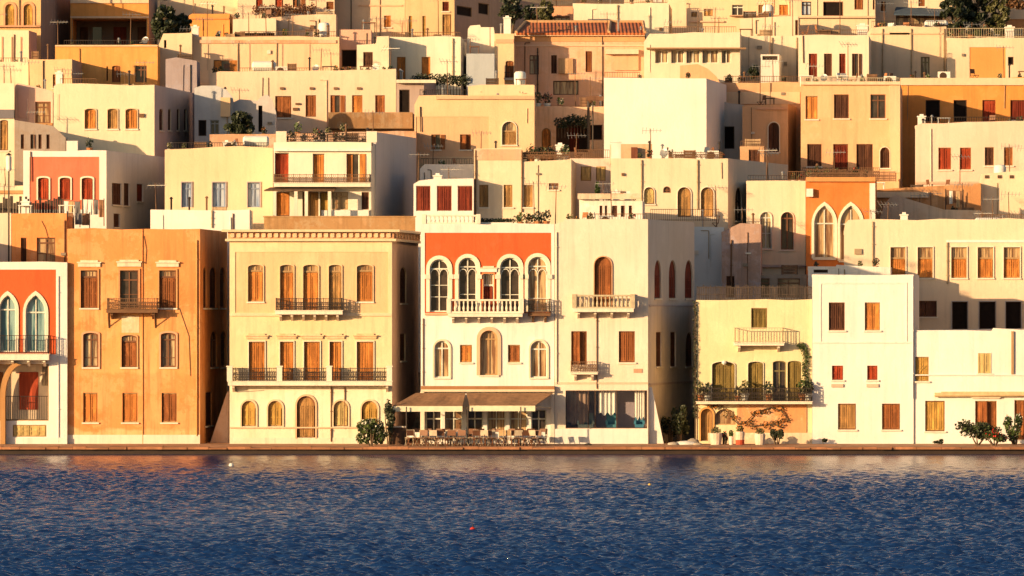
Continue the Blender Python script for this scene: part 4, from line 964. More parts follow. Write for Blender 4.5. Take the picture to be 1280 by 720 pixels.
h.win(571, 8, 590, 20, 'rect', 'O:void', side=True, sill=False); h.win(598, 4, 611, 18, 'rect', 'O:void', side=True, sill=False); h.finish()
h = B52 = House('terrace_house', 'small orange terrace house with brown posts below the upper terrace', 'small orange terrace house', 690, 716, [(690,8),(716,8)], 380, (.74,.44,.18), depth=4, xs=717); h.win(692, 20, 712, 27, 'rect', 'G:warm', frame='brown'); h.finish(); roof_rail(h, 691, 715, 0, 'iron', RUST)
h = B38 = House('town_house', 'long blank pale wall house above the tiled roof', 'long blank pale house', 716, 836, 4, 386, (.80,.72,.50), depth=8, xs=840, age=.2); h.finish(); pipe(h, 772, 6, 28)
h = B38b = House('town_house', 'pale upper house with a brown corner above the blank wall', 'pale upper house with the brown corner', 780, 862, -22, 398, (.78,.66,.42), depth=8, xs=866, age=.3); h.win(800, -15, 812, 0, 'rect', 'S:tan'); h.finish()
h = B27 = House('town_house', 'cream upper house with a ledge and five small shuttered windows', 'cream upper house with five small windows', 858, 987, -20, 388, (.78,.62,.34), depth=9, xs=990, age=.3)
h.row([(864,871)], 15, 21, 'rect', 'S:tan', sill=False, fw=.02); h.win(880, 11, 891, 20, 'rect', 'S:tan', sill=False, fw=.03); h.row([(915,929),(948,957),(974,985)], 6, 19, 'rect', ['G:dark','S:tan','S:orange'], sill=False, fw=.03); h.finish()
strip(h, 862, 905, 26, 28, .15, (.7,.5,.28), 'ledge'); strip(h, 912, 987, 19, 20.5, .4, (.5,.33,.2), 'ledge')
h = B27b = House('town_house', 'low cream upper house with a bushy window recess', 'low cream upper house', 988, 1094, [(988,-30),(1094,-30)], 384, (.78,.64,.38), depth=9, xs=1096, age=.3)
h.win(1002, 2, 1014, 19, 'rect', 'G:blue', frame='dark', sill=False); h.win(1029, 2, 1054, 20, 'rect', 'O:void', frame='brown', sill=False); h.row([(1068,1079),(1091,1093.5)], -4, 12, 'rect', 'S:brown', sill=False); h.finish(); strip(h, 988, 1094, 20, 22.5, .25, (.72,.55,.32), 'ledge')
h = B27d = House('roof_wall', 'pale parapet wall with two dark slots below the ledge', 'pale parapet wall with slots', 925, 998, [(925,23),(998,20)], 378, (.79,.68,.44), depth=5, xs=1000, cat='wall', age=.2); h.win(994, 25, 997.5, 44, 'rect', 'S:dark', sill=False); h.finish()
h = B26 = House('town_house', 'cream hillside house with a faded blue awning', 'cream hillside house with the blue awning', 1094.5, 1190, [(1094.5,-12),(1190,-8)], 386, (.78,.66,.42), depth=7, xs=1192, age=.3); h.win(1101, 2, 1107, 14, 'rect', 'S:brown'); h.win(1148, -6, 1156, 8, 'rect', 'S:brown'); h.win(1120,18,1178,32,'rect','G:curtain',frame='dark',sill=False); h.finish()
W = h.front; W2 = W.off(1.5); m = MB(); m.hexa([W2.p(W2.u(1117),W2.z(19),0),W2.p(W2.u(1186),W2.z(20),0),W.p(W.u(1184),W.z(13),.01),W.p(W.u(1120),W.z(10),.01),W2.p(W2.u(1117),W2.z(17.5),0),W2.p(W2.u(1186),W2.z(18.5),0),W.p(W.u(1184),W.z(11.5),.01),W.p(W.u(1120),W.z(8.5),.01)]); m.build('awning', flat('blue_canvas', (.07,.10,.14), .9), h.root)
h = B26b = House('terrace_house', 'low terracotta coloured house with two wide windows under the trees', 'low terracotta house', 1230, 1345, [(1230,30),(1255,18),(1275,12),(1345,12)], 380, (.62,.30,.13), depth=6, xs=1350, age=.8, jit=.02); h.row([(1262,1278)], 35, 44, 'rect', 'G:warm', sill=False); h.finish(); strip(h, 1252, 1345, 12, 24, .1, (.78,.64,.4), 'upper_band')
# --- top left
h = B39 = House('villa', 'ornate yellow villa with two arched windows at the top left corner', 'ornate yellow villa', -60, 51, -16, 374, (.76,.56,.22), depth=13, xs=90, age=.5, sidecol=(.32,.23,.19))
h.row([(-24,-12),(6.5,18),(29.5,41)], 5, 32, 'round', 'S:yellow', frame='tan', sur=.16, sc=(.72,.42,.16)); h.finish(); strip(h, -60, 51, 32, 34, .3, (.6,.36,.2), 'cornice'); pipe(h, 24, -6, 32)
h = B39b = House('annex_house', 'lower cream annex with wall pilasters in front of the ornate yellow villa', 'cream annex with pilasters', -60, 36, [(-60,36),(36,38)], 370, (.80,.72,.48), depth=3.5, xs=46, age=.2, sidecol=(.62,.40,.28)); h.finish()
for a in (-40, -20, 2, 14, 25.5): strip(h, a, a+1.5, 46, 78, .05, (.66,.42,.2), 'pilaster')
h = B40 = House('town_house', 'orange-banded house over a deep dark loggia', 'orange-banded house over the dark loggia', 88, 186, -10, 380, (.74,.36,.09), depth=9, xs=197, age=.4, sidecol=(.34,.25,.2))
h.win(90, 23, 184, 60, 'rect', 'R:', dep=4, rc=(.26,.2,.17), frame='tan', inner=[(100,34,110,56,'rect','S:dark'),(116,34,127,56,'rect','G:dark'),(142,34,158,56,'rect','S:maroon'),(172,34,182,56,'rect','S:dark')]); h.finish()  # dark rear wall colour holds the shade of the recess
strip(h, 88, 186, -6, 4, .1, (.78,.62,.36), 'parapet_band'); strip(h, 88, 186, 20.5, 22.5, .1, (.78,.62,.36), 'slab_edge')
h = B53 = House('town_house', 'long cream house with a blank upper wall above the dark trees', 'long cream house above the dark trees', 200, 298, [(200,2),(225,-2),(298,-3)], 386, (.80,.66,.38), depth=8, xs=310, age=.2); h.finish()
h = B53b = House('town_house', 'low orange house under the long cream wall', 'low orange house', 232, 287, [(232,22),(240,17),(287,17)], 379, (.74,.36,.10), depth=5, xs=291, age=.4); h.finish(); strip(h, 232, 286, 22, 24, .1, (.62,.28,.1))
h = B53c = House('town_house', 'cream house with a red-brown planted balcony at the top edge', 'cream house with the planted balcony', 297, 418, [(297,-18),(418,-20)], 384, (.78,.62,.38), depth=8, xs=420, age=.3); h.row([(320,328),(344,354),(366,376)], -6, 9, 'rect', ['S:red','S:red','S:brown'], sill=False); h.win(408, 2, 417, 12, 'rect', 'S:brown'); h.finish()
h = B53d = House('roof_annex', 'white flat annex with a dark shadow slot below its slab', 'white flat annex', 291, 345, [(291,24),(345,23)], 377, (.80,.72,.5), depth=5, xs=347, age=.2); h.win(293, 41, 343, 46, 'rect', 'O:void', sill=False); h.finish()  # slot is a near-black sheet standing for the slab's shadow
h = B53e = House('roof_wall', 'pale stepped parapet with plant stains behind the aerial masts', 'pale stepped parapet', 338, 420, [(338,22),(400,18),(420,18)], 379, (.78,.60,.36), depth=4, xs=422, age=.7, cat='wall'); h.finish(); strip(h, 360, 361, 22, 44, .05, (.6,.4,.2), 'drain')
h = B53f = House('roof_annex', 'pinkish roof annex with a shaded opening between two cream houses', 'pinkish roof annex', 424, 464, [(424,37),(464,37)], 368, (.70,.46,.28), depth=5, xs=466, age=.3); h.win(427, 62, 446, 84, 'rect', 'O:void', sill=False, frame='brown'); h.finish()
h = B53g = House('roof_annex', 'small white roof hut with a dark window and a ladder', 'small white roof hut', 446, 486, [(446,56),(470,55),(471,45),(486,45)], 363, (.80,.72,.5), depth=4, xs=488, age=.3); h.win(454, 65, 466, 84, 'rect', 'S:dark', sill=False); h.finish()
h = B41 = House('town_house', 'flat orange house with two dark red arched doors', 'flat orange house with two arched doors', 69, 197, [(69,57),(197,56)], 362, (.74,.40,.11), depth=8, xs=204, age=.5)
h.win(140, 82, 150.5, 103, 'seg', 'S:brown', sill=False); h.win(169, 82, 183.5, 103, 'rect', 'G:dark', frame='brown', sill=False); h.win(133,83,135,101,'rect','S:dark',sill=False,fw=.02); h.finish(); strip(h, 69, 197, 56.3, 58.3, .1, (.78,.58,.3), 'coping')
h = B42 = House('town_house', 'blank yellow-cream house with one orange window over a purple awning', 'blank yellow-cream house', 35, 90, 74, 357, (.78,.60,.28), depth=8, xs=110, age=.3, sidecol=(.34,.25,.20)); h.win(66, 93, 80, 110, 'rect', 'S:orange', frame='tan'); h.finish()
W = h.front; m = MB(); m.ob(W, W.u(69), W.u(81), W.z(111), W.z(106), .02, .5); m.build('awning', flat('purple_canvas', (.20,.12,.32), .9), h.root)
h = B42b = House('town_house', 'low white house with a stained wall at the left edge', 'low white house at the left edge', -60, 35, [(-60,80),(35,77)], 359, (.80,.72,.50), depth=6, xs=36, age=.5); h.finish()
h = B43 = House('town_house', 'white-cream house with three arched orange shutters and a shaded flank', 'white-cream house with three arched shutters', 67, 193, [(67,108),(72,105),(193,106)], 344, (.80,.72,.48), depth=13, xs=241, age=.2, sidecol=(.62,.50,.40))
h.row([(106,120),(134.5,147),(157,171.5)], 136, 161, 'seg', ['S:orange','S:tan','S:orange'], frame='tan', sur=.05, sc=(.75,.6,.35))
for a, b in ((199,204),(210,214),(221,224.5),(230,233.5)): h.win(a, 136, b, 163, 'seg', 'S:dark', side=True, fw=.02)
h.finish(); strip(h, 71, 74, 118, 150, .02, (.76,.66,.42), 'drain')
h = B44 = House('town_house', 'pinkish white house end with a framed wooden bay window', 'house end with the wooden bay window', 19, 66, [(19,107),(22,104),(45,109),(66,114)], 346, (.72,.52,.38), depth=7, xs=68, age=.4); h.win(44, 127, 63.5, 155, 'rect', 'G:warm', frame='brown', fw=.12, bars=[.5]); h.finish(); strip(h, 42, 66, 154, 157, .4, (.4,.22,.1), 'bay_sill'); strip(h, 23, 36, 110, 147, .05, (.66,.44,.32), 'render_band')
h = B44b = House('town_house', 'white corner house behind a lamp post at the left edge', 'white corner house at the left edge', -60, 18, [(-60,103),(18,104)], 345, (.80,.72,.5), depth=8, xs=19, age=.3); h.win(0, 150, 10, 188, 'seg', 'S:tan'); h.finish()
strip(h, -60, 17.5, 137, 148, .1, (.18,.17,.2), 'awning_band')
h = B44c = House('town_house', 'dark shaded lower house with slim windows below the bay window', 'dark shaded lower house', 18, 82, [(18,150),(66,158),(82,172)], 340, (.34,.27,.23), depth=4, xs=84, age=.6); h.row([(26,30),(38,42),(48,52),(58,62)], 168, 186, 'rect', 'S:dark', sill=False, fw=.02); h.finish()  # dark brown plaster paints in the shade of this lower zone
h = B44d = House('chimney_stack', 'broad white square chimney above the coral red house', 'broad white chimney', 83, 97, 176, 337, WHITE, depth=2, xs=98, cat='chimney', base=Zat(200,337), age=.1); h.finish()
h = B45 = House('vaulted_house', 'white barrel-vaulted house in shade behind the flank of the arched-shutter house', 'shaded barrel-vaulted house', 243, 291, [(243,110),(252,107),(270,107),(283,112),(291,122)], 349, (.52,.52,.54), depth=7, xs=292, age=.3, jit=0); h.win(248, 150, 258, 170, 'rect', 'O:void', sill=False); h.win(263, 150, 274, 168, 'rect', 'G:dark', frame='grey', sill=False); h.finish(); strip(h, 276, 288, 122, 146, .3, (.78,.60,.3), 'sun_patch_panel')  # shade put into the grey plaster, a sunlit patch into the warm panel
h = B45b = House('garden_wall', 'grey-white rounded courtyard wall with a dark door beside the round tree', 'rounded courtyard wall', 291, 345, [(291,128),(300,124),(322,126),(326,121),(334,118),(340,124),(345,140)], 350, (.56,.52,.48), depth=4, xs=346, age=.3, cat='wall', jit=0); h.win(323, 132, 328, 165, 'rect', 'O:void', sill=False, fw=.02); h.finish()  # white wall coloured grey, shade painted into the plaster
h = B47 = House('terrace_parapet', 'low roof parapet with planted pots behind the terrace railing', 'low planted parapet', 262, 520, [(262,168),(520,164)], 344, (.60,.40,.24), depth=4, xs=522, age=1.0, cat='terrace'); h.finish()
# plain houses just outside the frame so that the street goes on
for i, (a, b, t, Y, c, n1) in enumerate(((1346,1480,300,YF,YELL,'yellow'),(1350,1500,215,330,WHITE,'white'),(1351,1500,120,350,OCHRE,'ochre'),(1351,1500,30,372,CREAM,'cream'),(-200,-62,290,YF,CREAM,'cream'),(-200,-62,205,330,OCHRE,'ochre'),(-200,-62,110,350,WHITE,'white'),(-200,-62,20,372,YELL,'yellow'))):
    side = 'east' if a > 0 else 'west'
    h = House('town_house', f'plain {n1} house beyond the {side} end of row {("one","two","three","four")[i%4]}', f'{n1} house beyond the {side} end', a, b, t, Y, c, depth=11, xs=b+10)
    x = a+20
    while x < b-25:
        h.win(x, t+35, x+17, t+75, 'rect', 'S:brown'); x += 36
    h.finish()

for h, a, b, y, st in ((B14b,836,903,190,'ornate'),(B25,1000,1084,37,'iron'),(B24,1090,1180,26,'iron'),(B28,830,920,33,'thin'),(B43,75,120,98,'thin'),(B19,1225,1344,268,'iron'),(B21,1156,1344,146,'thin'),(B34,300,420,39,'thin'),(B9,210,336,178,'thin'),(B32,525,584,112,'ornate'),(B50,905,998,95,'thin'),(B41,80,196,50,'thin'),(B42b,-58,34,72,'thin'),(B53,205,296,-9,'thin'),(B37,420,500,-11,'thin'),(B38,720,834,-1,'iron'),(H5,730,808,267,'thin'),(B17,935,984,219,'thin'),(B35,490,575,40,'thin'),(B48c,926,954,176,'iron'),(B31,756,800,90,'thin')):
    roof_rail(h, a, b, y, st, R.choice([RUST, IRON, RUST]))
# =================================================================== THINGS ON ROOFS, TERRACES AND THE QUAY
REG = []
def reg(o, kind, place, cat, px, prep='on'): REG.append([o, kind, place, cat, px, prep])
def base_at(h, px, back=.9, z=None):
    Y = h.Y + back; return Vector((Xat(px, Y), Y, h.roofz if z is None else z))
def E(name, loc):
    o = bpy.data.objects.new(name, None); COL.objects.link(o); o.location = loc; o.empty_display_size = .2; return o
def aerial(h, px, hgt=2.6, back=1.2):
    b = base_at(h, px, back); r = E('aerial', b); m = MB()
    m.tube(b, b+Vector((R.uniform(-.08,.08),0,hgt)), .035, .022, 6); m.tube(b+Vector((0,0,.0)), b+Vector((0,0,.06)), .12, n=8); m.build('mast', RUST, r)
    m = MB(); t = b+Vector((0,0,hgt-.12)); d = Vector((math.cos(R.uniform(-.7,.7)), R.uniform(-.3,.3), 0)).normalized(); n = Vector((-d.y,d.x,0))
    m.tube(t-d*.55, t+d*.7, .018, n=4)
    for i in range(6):
        c = t + d*(-.5+i*.22); w = .38-.04*i; m.tube(c-n*w-Vector((0,0,w*.6)), c+n*w+Vector((0,0,w*.6)), .012, n=4)
    m.build('antenna_array', STEEL, r); reg(r, 'thin rusty aerial', h.short, 'aerial', px)
def pot(h, px, s=.5, back=.35, flower=None, z=None, kind=None, place=None):
    b = base_at(h, px, back, z) ; r = E('potted_plant', b)
    m = MB(); m.lathe(b, [(.13*s*1.2,0),(.20*s*1.2,.36*s),(.22*s*1.2,.36*s),(.22*s*1.2,.42*s)], 9); m.build('pot', R.choice([TERRA, TERRA, CLOTH]), r)
    m = MB(); m.leaves(b+Vector((0,0,.42*s+.38*s)), (.34*s,.34*s,.42*s), 70, .16*s+.05, R)
    if flower: m.leaves(b+Vector((0,0,.42*s+.42*s)), (.36*s,.36*s,.42*s), 22, .1, R, 1)
    m.build('foliage', [R.choice([LEAF,LEAFD,LEAFY]), flower or LEAF], r); reg(r, kind or ('blossoming potted plant' if flower else 'leafy potted plant'), place or h.short, 'potted plant', px)
def tank(h, px, back=1.5, s=1.0, up=False):
    b = base_at(h, px, back); r = E('water_tank', b)
    if up:
        m = MB(); m.lathe(b+Vector((0,0,.25*s)), [(.48*s,0),(.5*s,.1*s),(.5*s,1.1*s),(.4*s,1.28*s),(.12*s,1.34*s)], 16); m.build('tank_body', TANKW, r, True)
    else:
        m = MB(); p = b+Vector((-.7*s,0,.75*s)); q = b+Vector((.7*s,0,.75*s)); m.tube(p, q, .34*s, n=14); m.tube(p-Vector((.12*s,0,0)), p, .22*s, .34*s, 14); m.tube(q, q+Vector((.12*s,0,0)), .34*s, .22*s, 14); m.build('tank_body', TANKW, r)
        
    for x in (-.45, .45):
        m = MB()
        for y in (-.3,.3): m.tube(b+Vector((x*s,y*s,0)), b+Vector((x*s,y*s,.45*s)), .03)
        m.tube(b+Vector((x*s,-.3*s,.3*s)), b+Vector((x*s,.3*s,.3*s)), .03)
        m.build('stand_leg', STEEL, r)
    reg(r, 'upright white water tank' if up else 'white cylindrical water tank', h.short, 'water tank', px)
def dish(h, px, back=.6, z=None, s=1.0):
    b = base_at(h, px, back, z); r = E('satellite_dish', b); m = MB(); m.tube(b, b+Vector((0,0,.8*s)), .03); m.build('mast', STEEL, r)
    m = MB(); c = b+Vector((0,-.15,.9*s)); ax = Vector((-.4,-1,.45)).normalized(); a = ax.orthogonal().normalized(); bb = ax.cross(a); prev = None
    for k in range(4):
        rr = .42*s*k/3; zz = .5*rr*rr; ring = [c+ax*zz+(a*math.cos(t)+bb*math.sin(t))*rr for t in [2*math.pi*i/14 for i in range(14)]]
        if prev:
            for i in range(14): j=(i+1)%14; m.face([prev[i],prev[j],ring[j],ring[i]])
        prev = ring
    o = m.build('reflector', STEEL, r); sd = o.modifiers.new('Solidify','SOLIDIFY'); sd.thickness = .02
    m = MB(); m.tube(c-bb*.3*s, c+ax*.42*s, .015); m.tube(c+ax*.40*s, c+ax*.5*s, .045); m.build('receiver_arm', STEEL, r); reg(r, 'round white satellite dish', h.short, 'satellite dish', px)
def acunit(h, px, back=.8, z=None):
    b = base_at(h, px, back, z); r = E('air_conditioner', b); m = MB(); m.box(b.x-.42,b.y-.17,b.z+.08,b.x+.42,b.y+.17,b.z+.68); m.box(b.x-.35,b.y-.12,b.z,b.x-.25,b.y+.12,b.z+.08); m.box(b.x+.25,b.y-.12,b.z,b.x+.35,b.y+.12,b.z+.08); m.build('casing', TANKW, r)
    m = MB(); c = b+Vector((-.08,-.17,.38)); m.tube(c, c+Vector((0,-.02,0)), .25, n=16); m.build('fan_grille', framem('dark'), r); reg(r, 'boxy white air conditioner', h.short, 'air conditioner', px)
def chair(b, ang=0, mat=None, kind=None, place=None, px=0, cloth=None):
    mat = mat or CLOTH; r = E('folding_chair', b); ca, sa = math.cos(ang), math.sin(ang)
    def T(x, y, z): return b+Vector((x*ca-y*sa, x*sa+y*ca, z))
    for x in (-.22,.22):
        m = MB(); m.tube(T(x,-.22,0), T(x,.2,.46), .018); m.tube(T(x,.24,0), T(x,-.2,.46), .018); m.tube(T(x,.18,.44), T(x,.26,.88), .018); m.build('leg', mat, r)
    m = MB(); m.hexa([T(-.23,-.22,.44),T(.23,-.22,.44),T(.23,.2,.44),T(-.23,.2,.44),T(-.23,-.22,.47),T(.23,-.22,.47),T(.23,.2,.47),T(-.23,.2,.47)]); m.build('seat', cloth or mat, r)
    m = MB(); m.hexa([T(-.23,.2,.58),T(.23,.2,.58),T(.23,.225,.58),T(-.23,.225,.58),T(-.23,.24,.9),T(.23,.24,.9),T(.23,.265,.9),T(-.23,.265,.9)]); m.build('backrest', cloth or mat, r)
    reg(r, kind or 'pale folding chair', place, 'chair', px); return r
def table(b, place, px, kind='square table', wide=.8):
    r = E('cafe_table', b); m = MB(); w = wide/2; m.box(b.x-w,b.y-.38,b.z+.70,b.x+w,b.y+.38,b.z+.735); m.build('tabletop', wood((.3,.16,.08)), r)
    for sx in (-1,1):
        for sy in (-1,1): m = MB(); m.tube(b+Vector((sx*(w-.06),sy*.32,0)), b+Vector((sx*(w-.08),sy*.3,.70)), .022); m.build('leg', framem('brown'), r)
    reg(r, kind, place, 'table', px)
    c = MB(); x0,x1,y0,y1 = b.x-w-.03,b.x+w+.03,b.y-.41,b.y+.41; zt = b.z+.74; n=6
    c.box(x0,y0,zt,x1,y1,zt+.012)
    def skirt(ax, ay, bx_, by_, nx, ny):
        for i in range(n):
            t0, t1 = i/n, (i+1)/n
            def q(t, z, k): w_ = .03*math.sin(t*math.pi*4+k)*(1 if z else 0)+.012; return (ax+(bx_-ax)*t+nx*w_, ay+(by_-ay)*t+ny*w_, zt-(z*(.34+.06*math.cos(t*6.28*2))) )
            c.face([q(t0,1,px),q(t1,1,px),q(t1,0,px),q(t0,0,px)])
    skirt(x0,y0,x1,y0,0,-1); skirt(x1,y0,x1,y1,1,0); skirt(x1,y1,x0,y1,0,1); skirt(x0,y1,x0,y0,-1,0)
    o = c.build('tablecloth', CLOTH); recentre(o, (b.x,b.y,zt)); reg(o, 'white tablecloth on a '+kind, place, 'tablecloth', px)
def laundry(h, x0, x1, zpx, n, back=-.4):
    Y = h.Y+back; z = Zat(zpx, Y); r = E('laundry_line', (Xat(x0,Y),Y,z)); m = MB(); a, b = Vector((Xat(x0,Y),Y,z)), Vector((Xat(x1,Y),Y,z-.05))
    m.tube(a,b,.012,n=4); m.tube(a-Vector((0,0,1.6)),a+Vector((0,0,.1)),.03); m.tube(b-Vector((0,0,1.6)),b+Vector((0,0,.1)),.03); m.build('line', IRON, r)
    cols = [CLOTH, flat('washed_brown',(.34,.17,.09),.9), flat('washed_rust',(.42,.18,.09),.9), flat('washed_grey',(.22,.20,.2),.9), flat('washed_tan',(.62,.42,.22),.9)]
    for i in range(n):
        p = a.lerp(b,(i+.5)/n); w = (b-a).length/n*.46; hh = R.uniform(.7,1.1); m = MB()
        for k in range(4):
            u0,u1=-w+2*w*k/4,-w+2*w*(k+1)/4; d0,d1=.05*math.sin(k*2+i),.05*math.sin((k+1)*2+i)
            m.hexa([p+Vector((u0,d0,-hh)),p+Vector((u1,d1,-hh)),p+Vector((u1,d1+.01,-hh)),p+Vector((u0,d0+.01,-hh)),p+Vector((u0,0,0)),p+Vector((u1,0,0)),p+Vector((u1,.01,0)),p+Vector((u0,.01,0))])
        m.build('garment', R.choice(cols), r)
    reg(r, 'washing line hung with clothes', h.short, 'washing line', (x0+x1)/2, 'in front of')
def stack(h, px, w=.5, hh=1.0, back=1.0, col=None):
    b = base_at(h, px, back); m = MB(); m.box(b.x-w/2,b.y-w/2,b.z,b.x+w/2,b.y+w/2,b.z+hh); m.box(b.x-w/2-.05,b.y-w/2-.05,b.z+hh,b.x+w/2+.05,b.y+w/2+.05,b.z+hh+.08); m.box(b.x-w/4,b.y-w/4,b.z+hh+.08,b.x+w/4,b.y+w/4,b.z+hh+.2)
    o = m.build('chimney', plaster(col or WHITE,.5)); recentre(o, b); reg(o, 'plastered chimney', h.short, 'chimney', px)
def crate(h, px, back=.6, w=.6, hh=.5, col=None):
    b = base_at(h, px, back); m = MB()
    for k in range(4): z=b.z+hh*k/4; m.box(b.x-w/2,b.y-.25,z+.01,b.x+w/2,b.y+.25,z+hh/4-.02)
    for sx in (-1,1): m.box(b.x+sx*w/2-.03,b.y-.27,b.z,b.x+sx*w/2+.03,b.y+.27,b.z+hh)
    o = m.build('storage_crate', wood(col or (.25,.13,.07))); recentre(o,b); reg(o, 'slatted wooden crate', h.short, 'crate', px)
def bush(name, c, rad, n, leaf, mats, label, cat='shrub', stems=5, clumps=7, trunk=.05):
    r = E(name, c); r['label']=label; r['category']=cat; m = MB(); c = Vector(c)
    for i in range(stems):
        a = R.uniform(0,6.28); m.tube(c+Vector((math.cos(a)*.1,math.sin(a)*.1,0)), c+Vector((math.cos(a)*rad[0]*.6, math.sin(a)*rad[1]*.6, rad[2]*R.uniform(.9,1.6))), trunk, trunk*.3, 5)
    m.build('stems', BARK, r); m = MB()
    for i in range(clumps):
        a = R.uniform(0,6.28); q = R.uniform(.2,.75); cc = c+Vector((math.cos(a)*rad[0]*q, math.sin(a)*rad[1]*q, rad[2]*R.uniform(.55,1.6)))
        f = R.uniform(.32,.5); m.leaves(cc, (rad[0]*f,rad[1]*f,rad[2]*f), n//clumps, leaf, R, 0)
        if len(mats) > 1: m.leaves(cc+Vector((0,-rad[1]*.15,.1)), (rad[0]*f,rad[1]*f,rad[2]*f), n//clumps//12, leaf*.9, R, 1)
    m.build('foliage', mats, r); return r
def tree(c, hgt, wid, n, leaf, mat, label, trunkh=.3, shape=1.0, name='tree'):
    c = Vector(c); r = E(name, c); r['label']=label; r['category']='tree'; m = MB(); top = c+Vector((0,0,hgt*.85)); tips=[]
    m.tube(c, c+Vector((.1,0,hgt*trunkh)), wid*.06, wid*.045, 8); m.tube(c+Vector((.1,0,hgt*trunkh)), top, wid*.045, .03, 7)
    for i in range(9):
        a = i*2.4; z = hgt*(trunkh+ (0.85-trunkh)*R.uniform(0,.8)); p = c+Vector((.05,0,z)); q = p+Vector((math.cos(a)*wid*.38, math.sin(a)*wid*.38, hgt*.15)); m.tube(p,q,wid*.02,.02,5); tips.append(q)
    m.build('trunk', BARK, r); m = MB()
    for i in range(42):
        a = R.uniform(0,6.28); zz = R.random(); rr = wid*.5*math.sqrt(max(.05,1-(2*zz-1)**2*shape))*R.uniform(.45,.95)
        if shape > 1: rr = wid*.5*(1-zz*.85)*R.uniform(.3,1)
        cc = c+Vector((math.cos(a)*rr, math.sin(a)*rr, hgt*(trunkh+(1-trunkh)*zz)))
        f = wid*R.uniform(.11,.19); m.leaves(cc,(f,f,f*.8), n//32, leaf*1.25, R)
    m.build('crown', mat, r); return r

# roofs: what each one carries (photo columns)
for h, xs in ((H4,(668,694)),(B34,(259,311,333)),(B28,(873,893)),(B50c,(941,956,965,991)),(B24,(1139,)),(B22,(1060,)),(B13,(601,)),(B16,(896,)),(B33,(300,)),(B29,(672,760)),(B43,(180,)),(B35,(548,)),(B32,(560,)),(H5,(765,)),(B19,(1240,1262)),(B48,(950,)),(B20b,(1200,)),(B53e,(352,)),(B40,(120,)),(B25,(1050,))):
    for x in xs: aerial(h, x, R.uniform(1.8,3.2))
for h, xs, s in ((H4,(646,651,655,660,667,672,677,683),.8),(B10,(356,366,372,380,395,402,420,428),.9),(B13,(656,664,671,679,688,697,706),.9),(B14b,(800,812,839,868,903),.6),
                 (B22,(1010,1020,1048,1078,1094),.6),(B18,(1012,1022,1034,1046,1058,1070,1082),.8),(B24,(1096,1104,1120,1172,1180),.8),(B24b,(1188,1200,1214,1222,1230,1238),.9),
                 (B47,(300,312,330,350,372,395,410,430,470),.8),(B32c,(672,684,700,712,741),.9),(B12b,(530,540,552),.6),(B34,(272,283,320,356,384,395,412),.6),(B8,(112,122,128,92),1.1),
                 (B32,(527,534,541),.7),(B53d,(296,330),.7),(B19,(1150,1172,1186,1218,1255),.7),(B20,(1165,1180,1192,1204,1215),.8),(B18b,(1020,1050,1075,1095),.6),(H5,(712,722,738,790,803),.7),(B21,(1240,1262,1274),.7),
                 (B33,(268,276,420,428,436,444,452,460,480,488),.6),(B37,(450,462,474),.5),(B38,(730,750,790,810),.5),(B31,(770,800,860),.5),(B28,(830,845,882),.6),(B41,(90,150,165,176,188),.5),(B42b,(5,20,28),.6),(B44,(34,48,56),.7),
                 (B9,(212,230,262,280,292,310,330),.6),(B50,(912,925,940,980),.6),(B15,(735,760,792),.5),(B17,(992,1000),.7),(B23,(1140,1160,1250,1275),.5)):
    for x in xs:
        if R.random() < .22: continue
        pot(h, x, s*R.uniform(.65,1.1), R.uniform(.25,1.0), R.choice([None,None,FLOW,FLOWR,FLOWO]))
for h, x in ((B33,330),(B19,1235),(B24,1170),(B9,320)): tank(h, x, 1.6)
for h, x in ((B27d,960),(B34,405),(B32b,650),(B21b,1250)): tank(h, x, 1.6, .8, True)
for h, x in ((B33,395),(B14b,830),(B41,182),(B22,1030)): dish(h, x, s=.62)
for h, x in ((H5,758),(B14b,890),(B33,352),(B19,1120),(B28,895),(B22,1112),(B23,1180),(B9,288),(B24,1125)): acunit(h, x)
for h, x in ((B13,700),(B24b,1262),(B19,1130),(B29b,634),(B34,244),(B43,74),(B25,1078),(B14b,770),(B21,1152),(B53,280),(B38,822),(B33,470)): stack(h, x, R.uniform(.4,.7), R.uniform(.7,1.3))
for h, x in ((B13,662),(B14b,850),(B14b,862),(B33,365),(B33,372),(B22,1090),(B24,1146),(B19,1278),(B10,440),(B34,300),(B32c,730),(B18,1062),(B20,1210)): crate(h, x, R.uniform(.4,1), R.uniform(.5,.9), R.uniform(.4,.9))
for h, xs in ((B22,(1052,1057,1067,1103,1110)),(B24,(1100,1112,1131)),(B24b,(1192,1196,1244)),(B19,(1196,1206)),(H5,(728,748)),(B25,(1006,1024)),(B14b,(880,896))):
    for x in xs: chair(base_at(h, x, R.uniform(.6,1.6)), R.uniform(-2.5,2.5), R.choice([CLOTH, TERRA, framem('brown')]), 'small terrace chair', h.short, x)
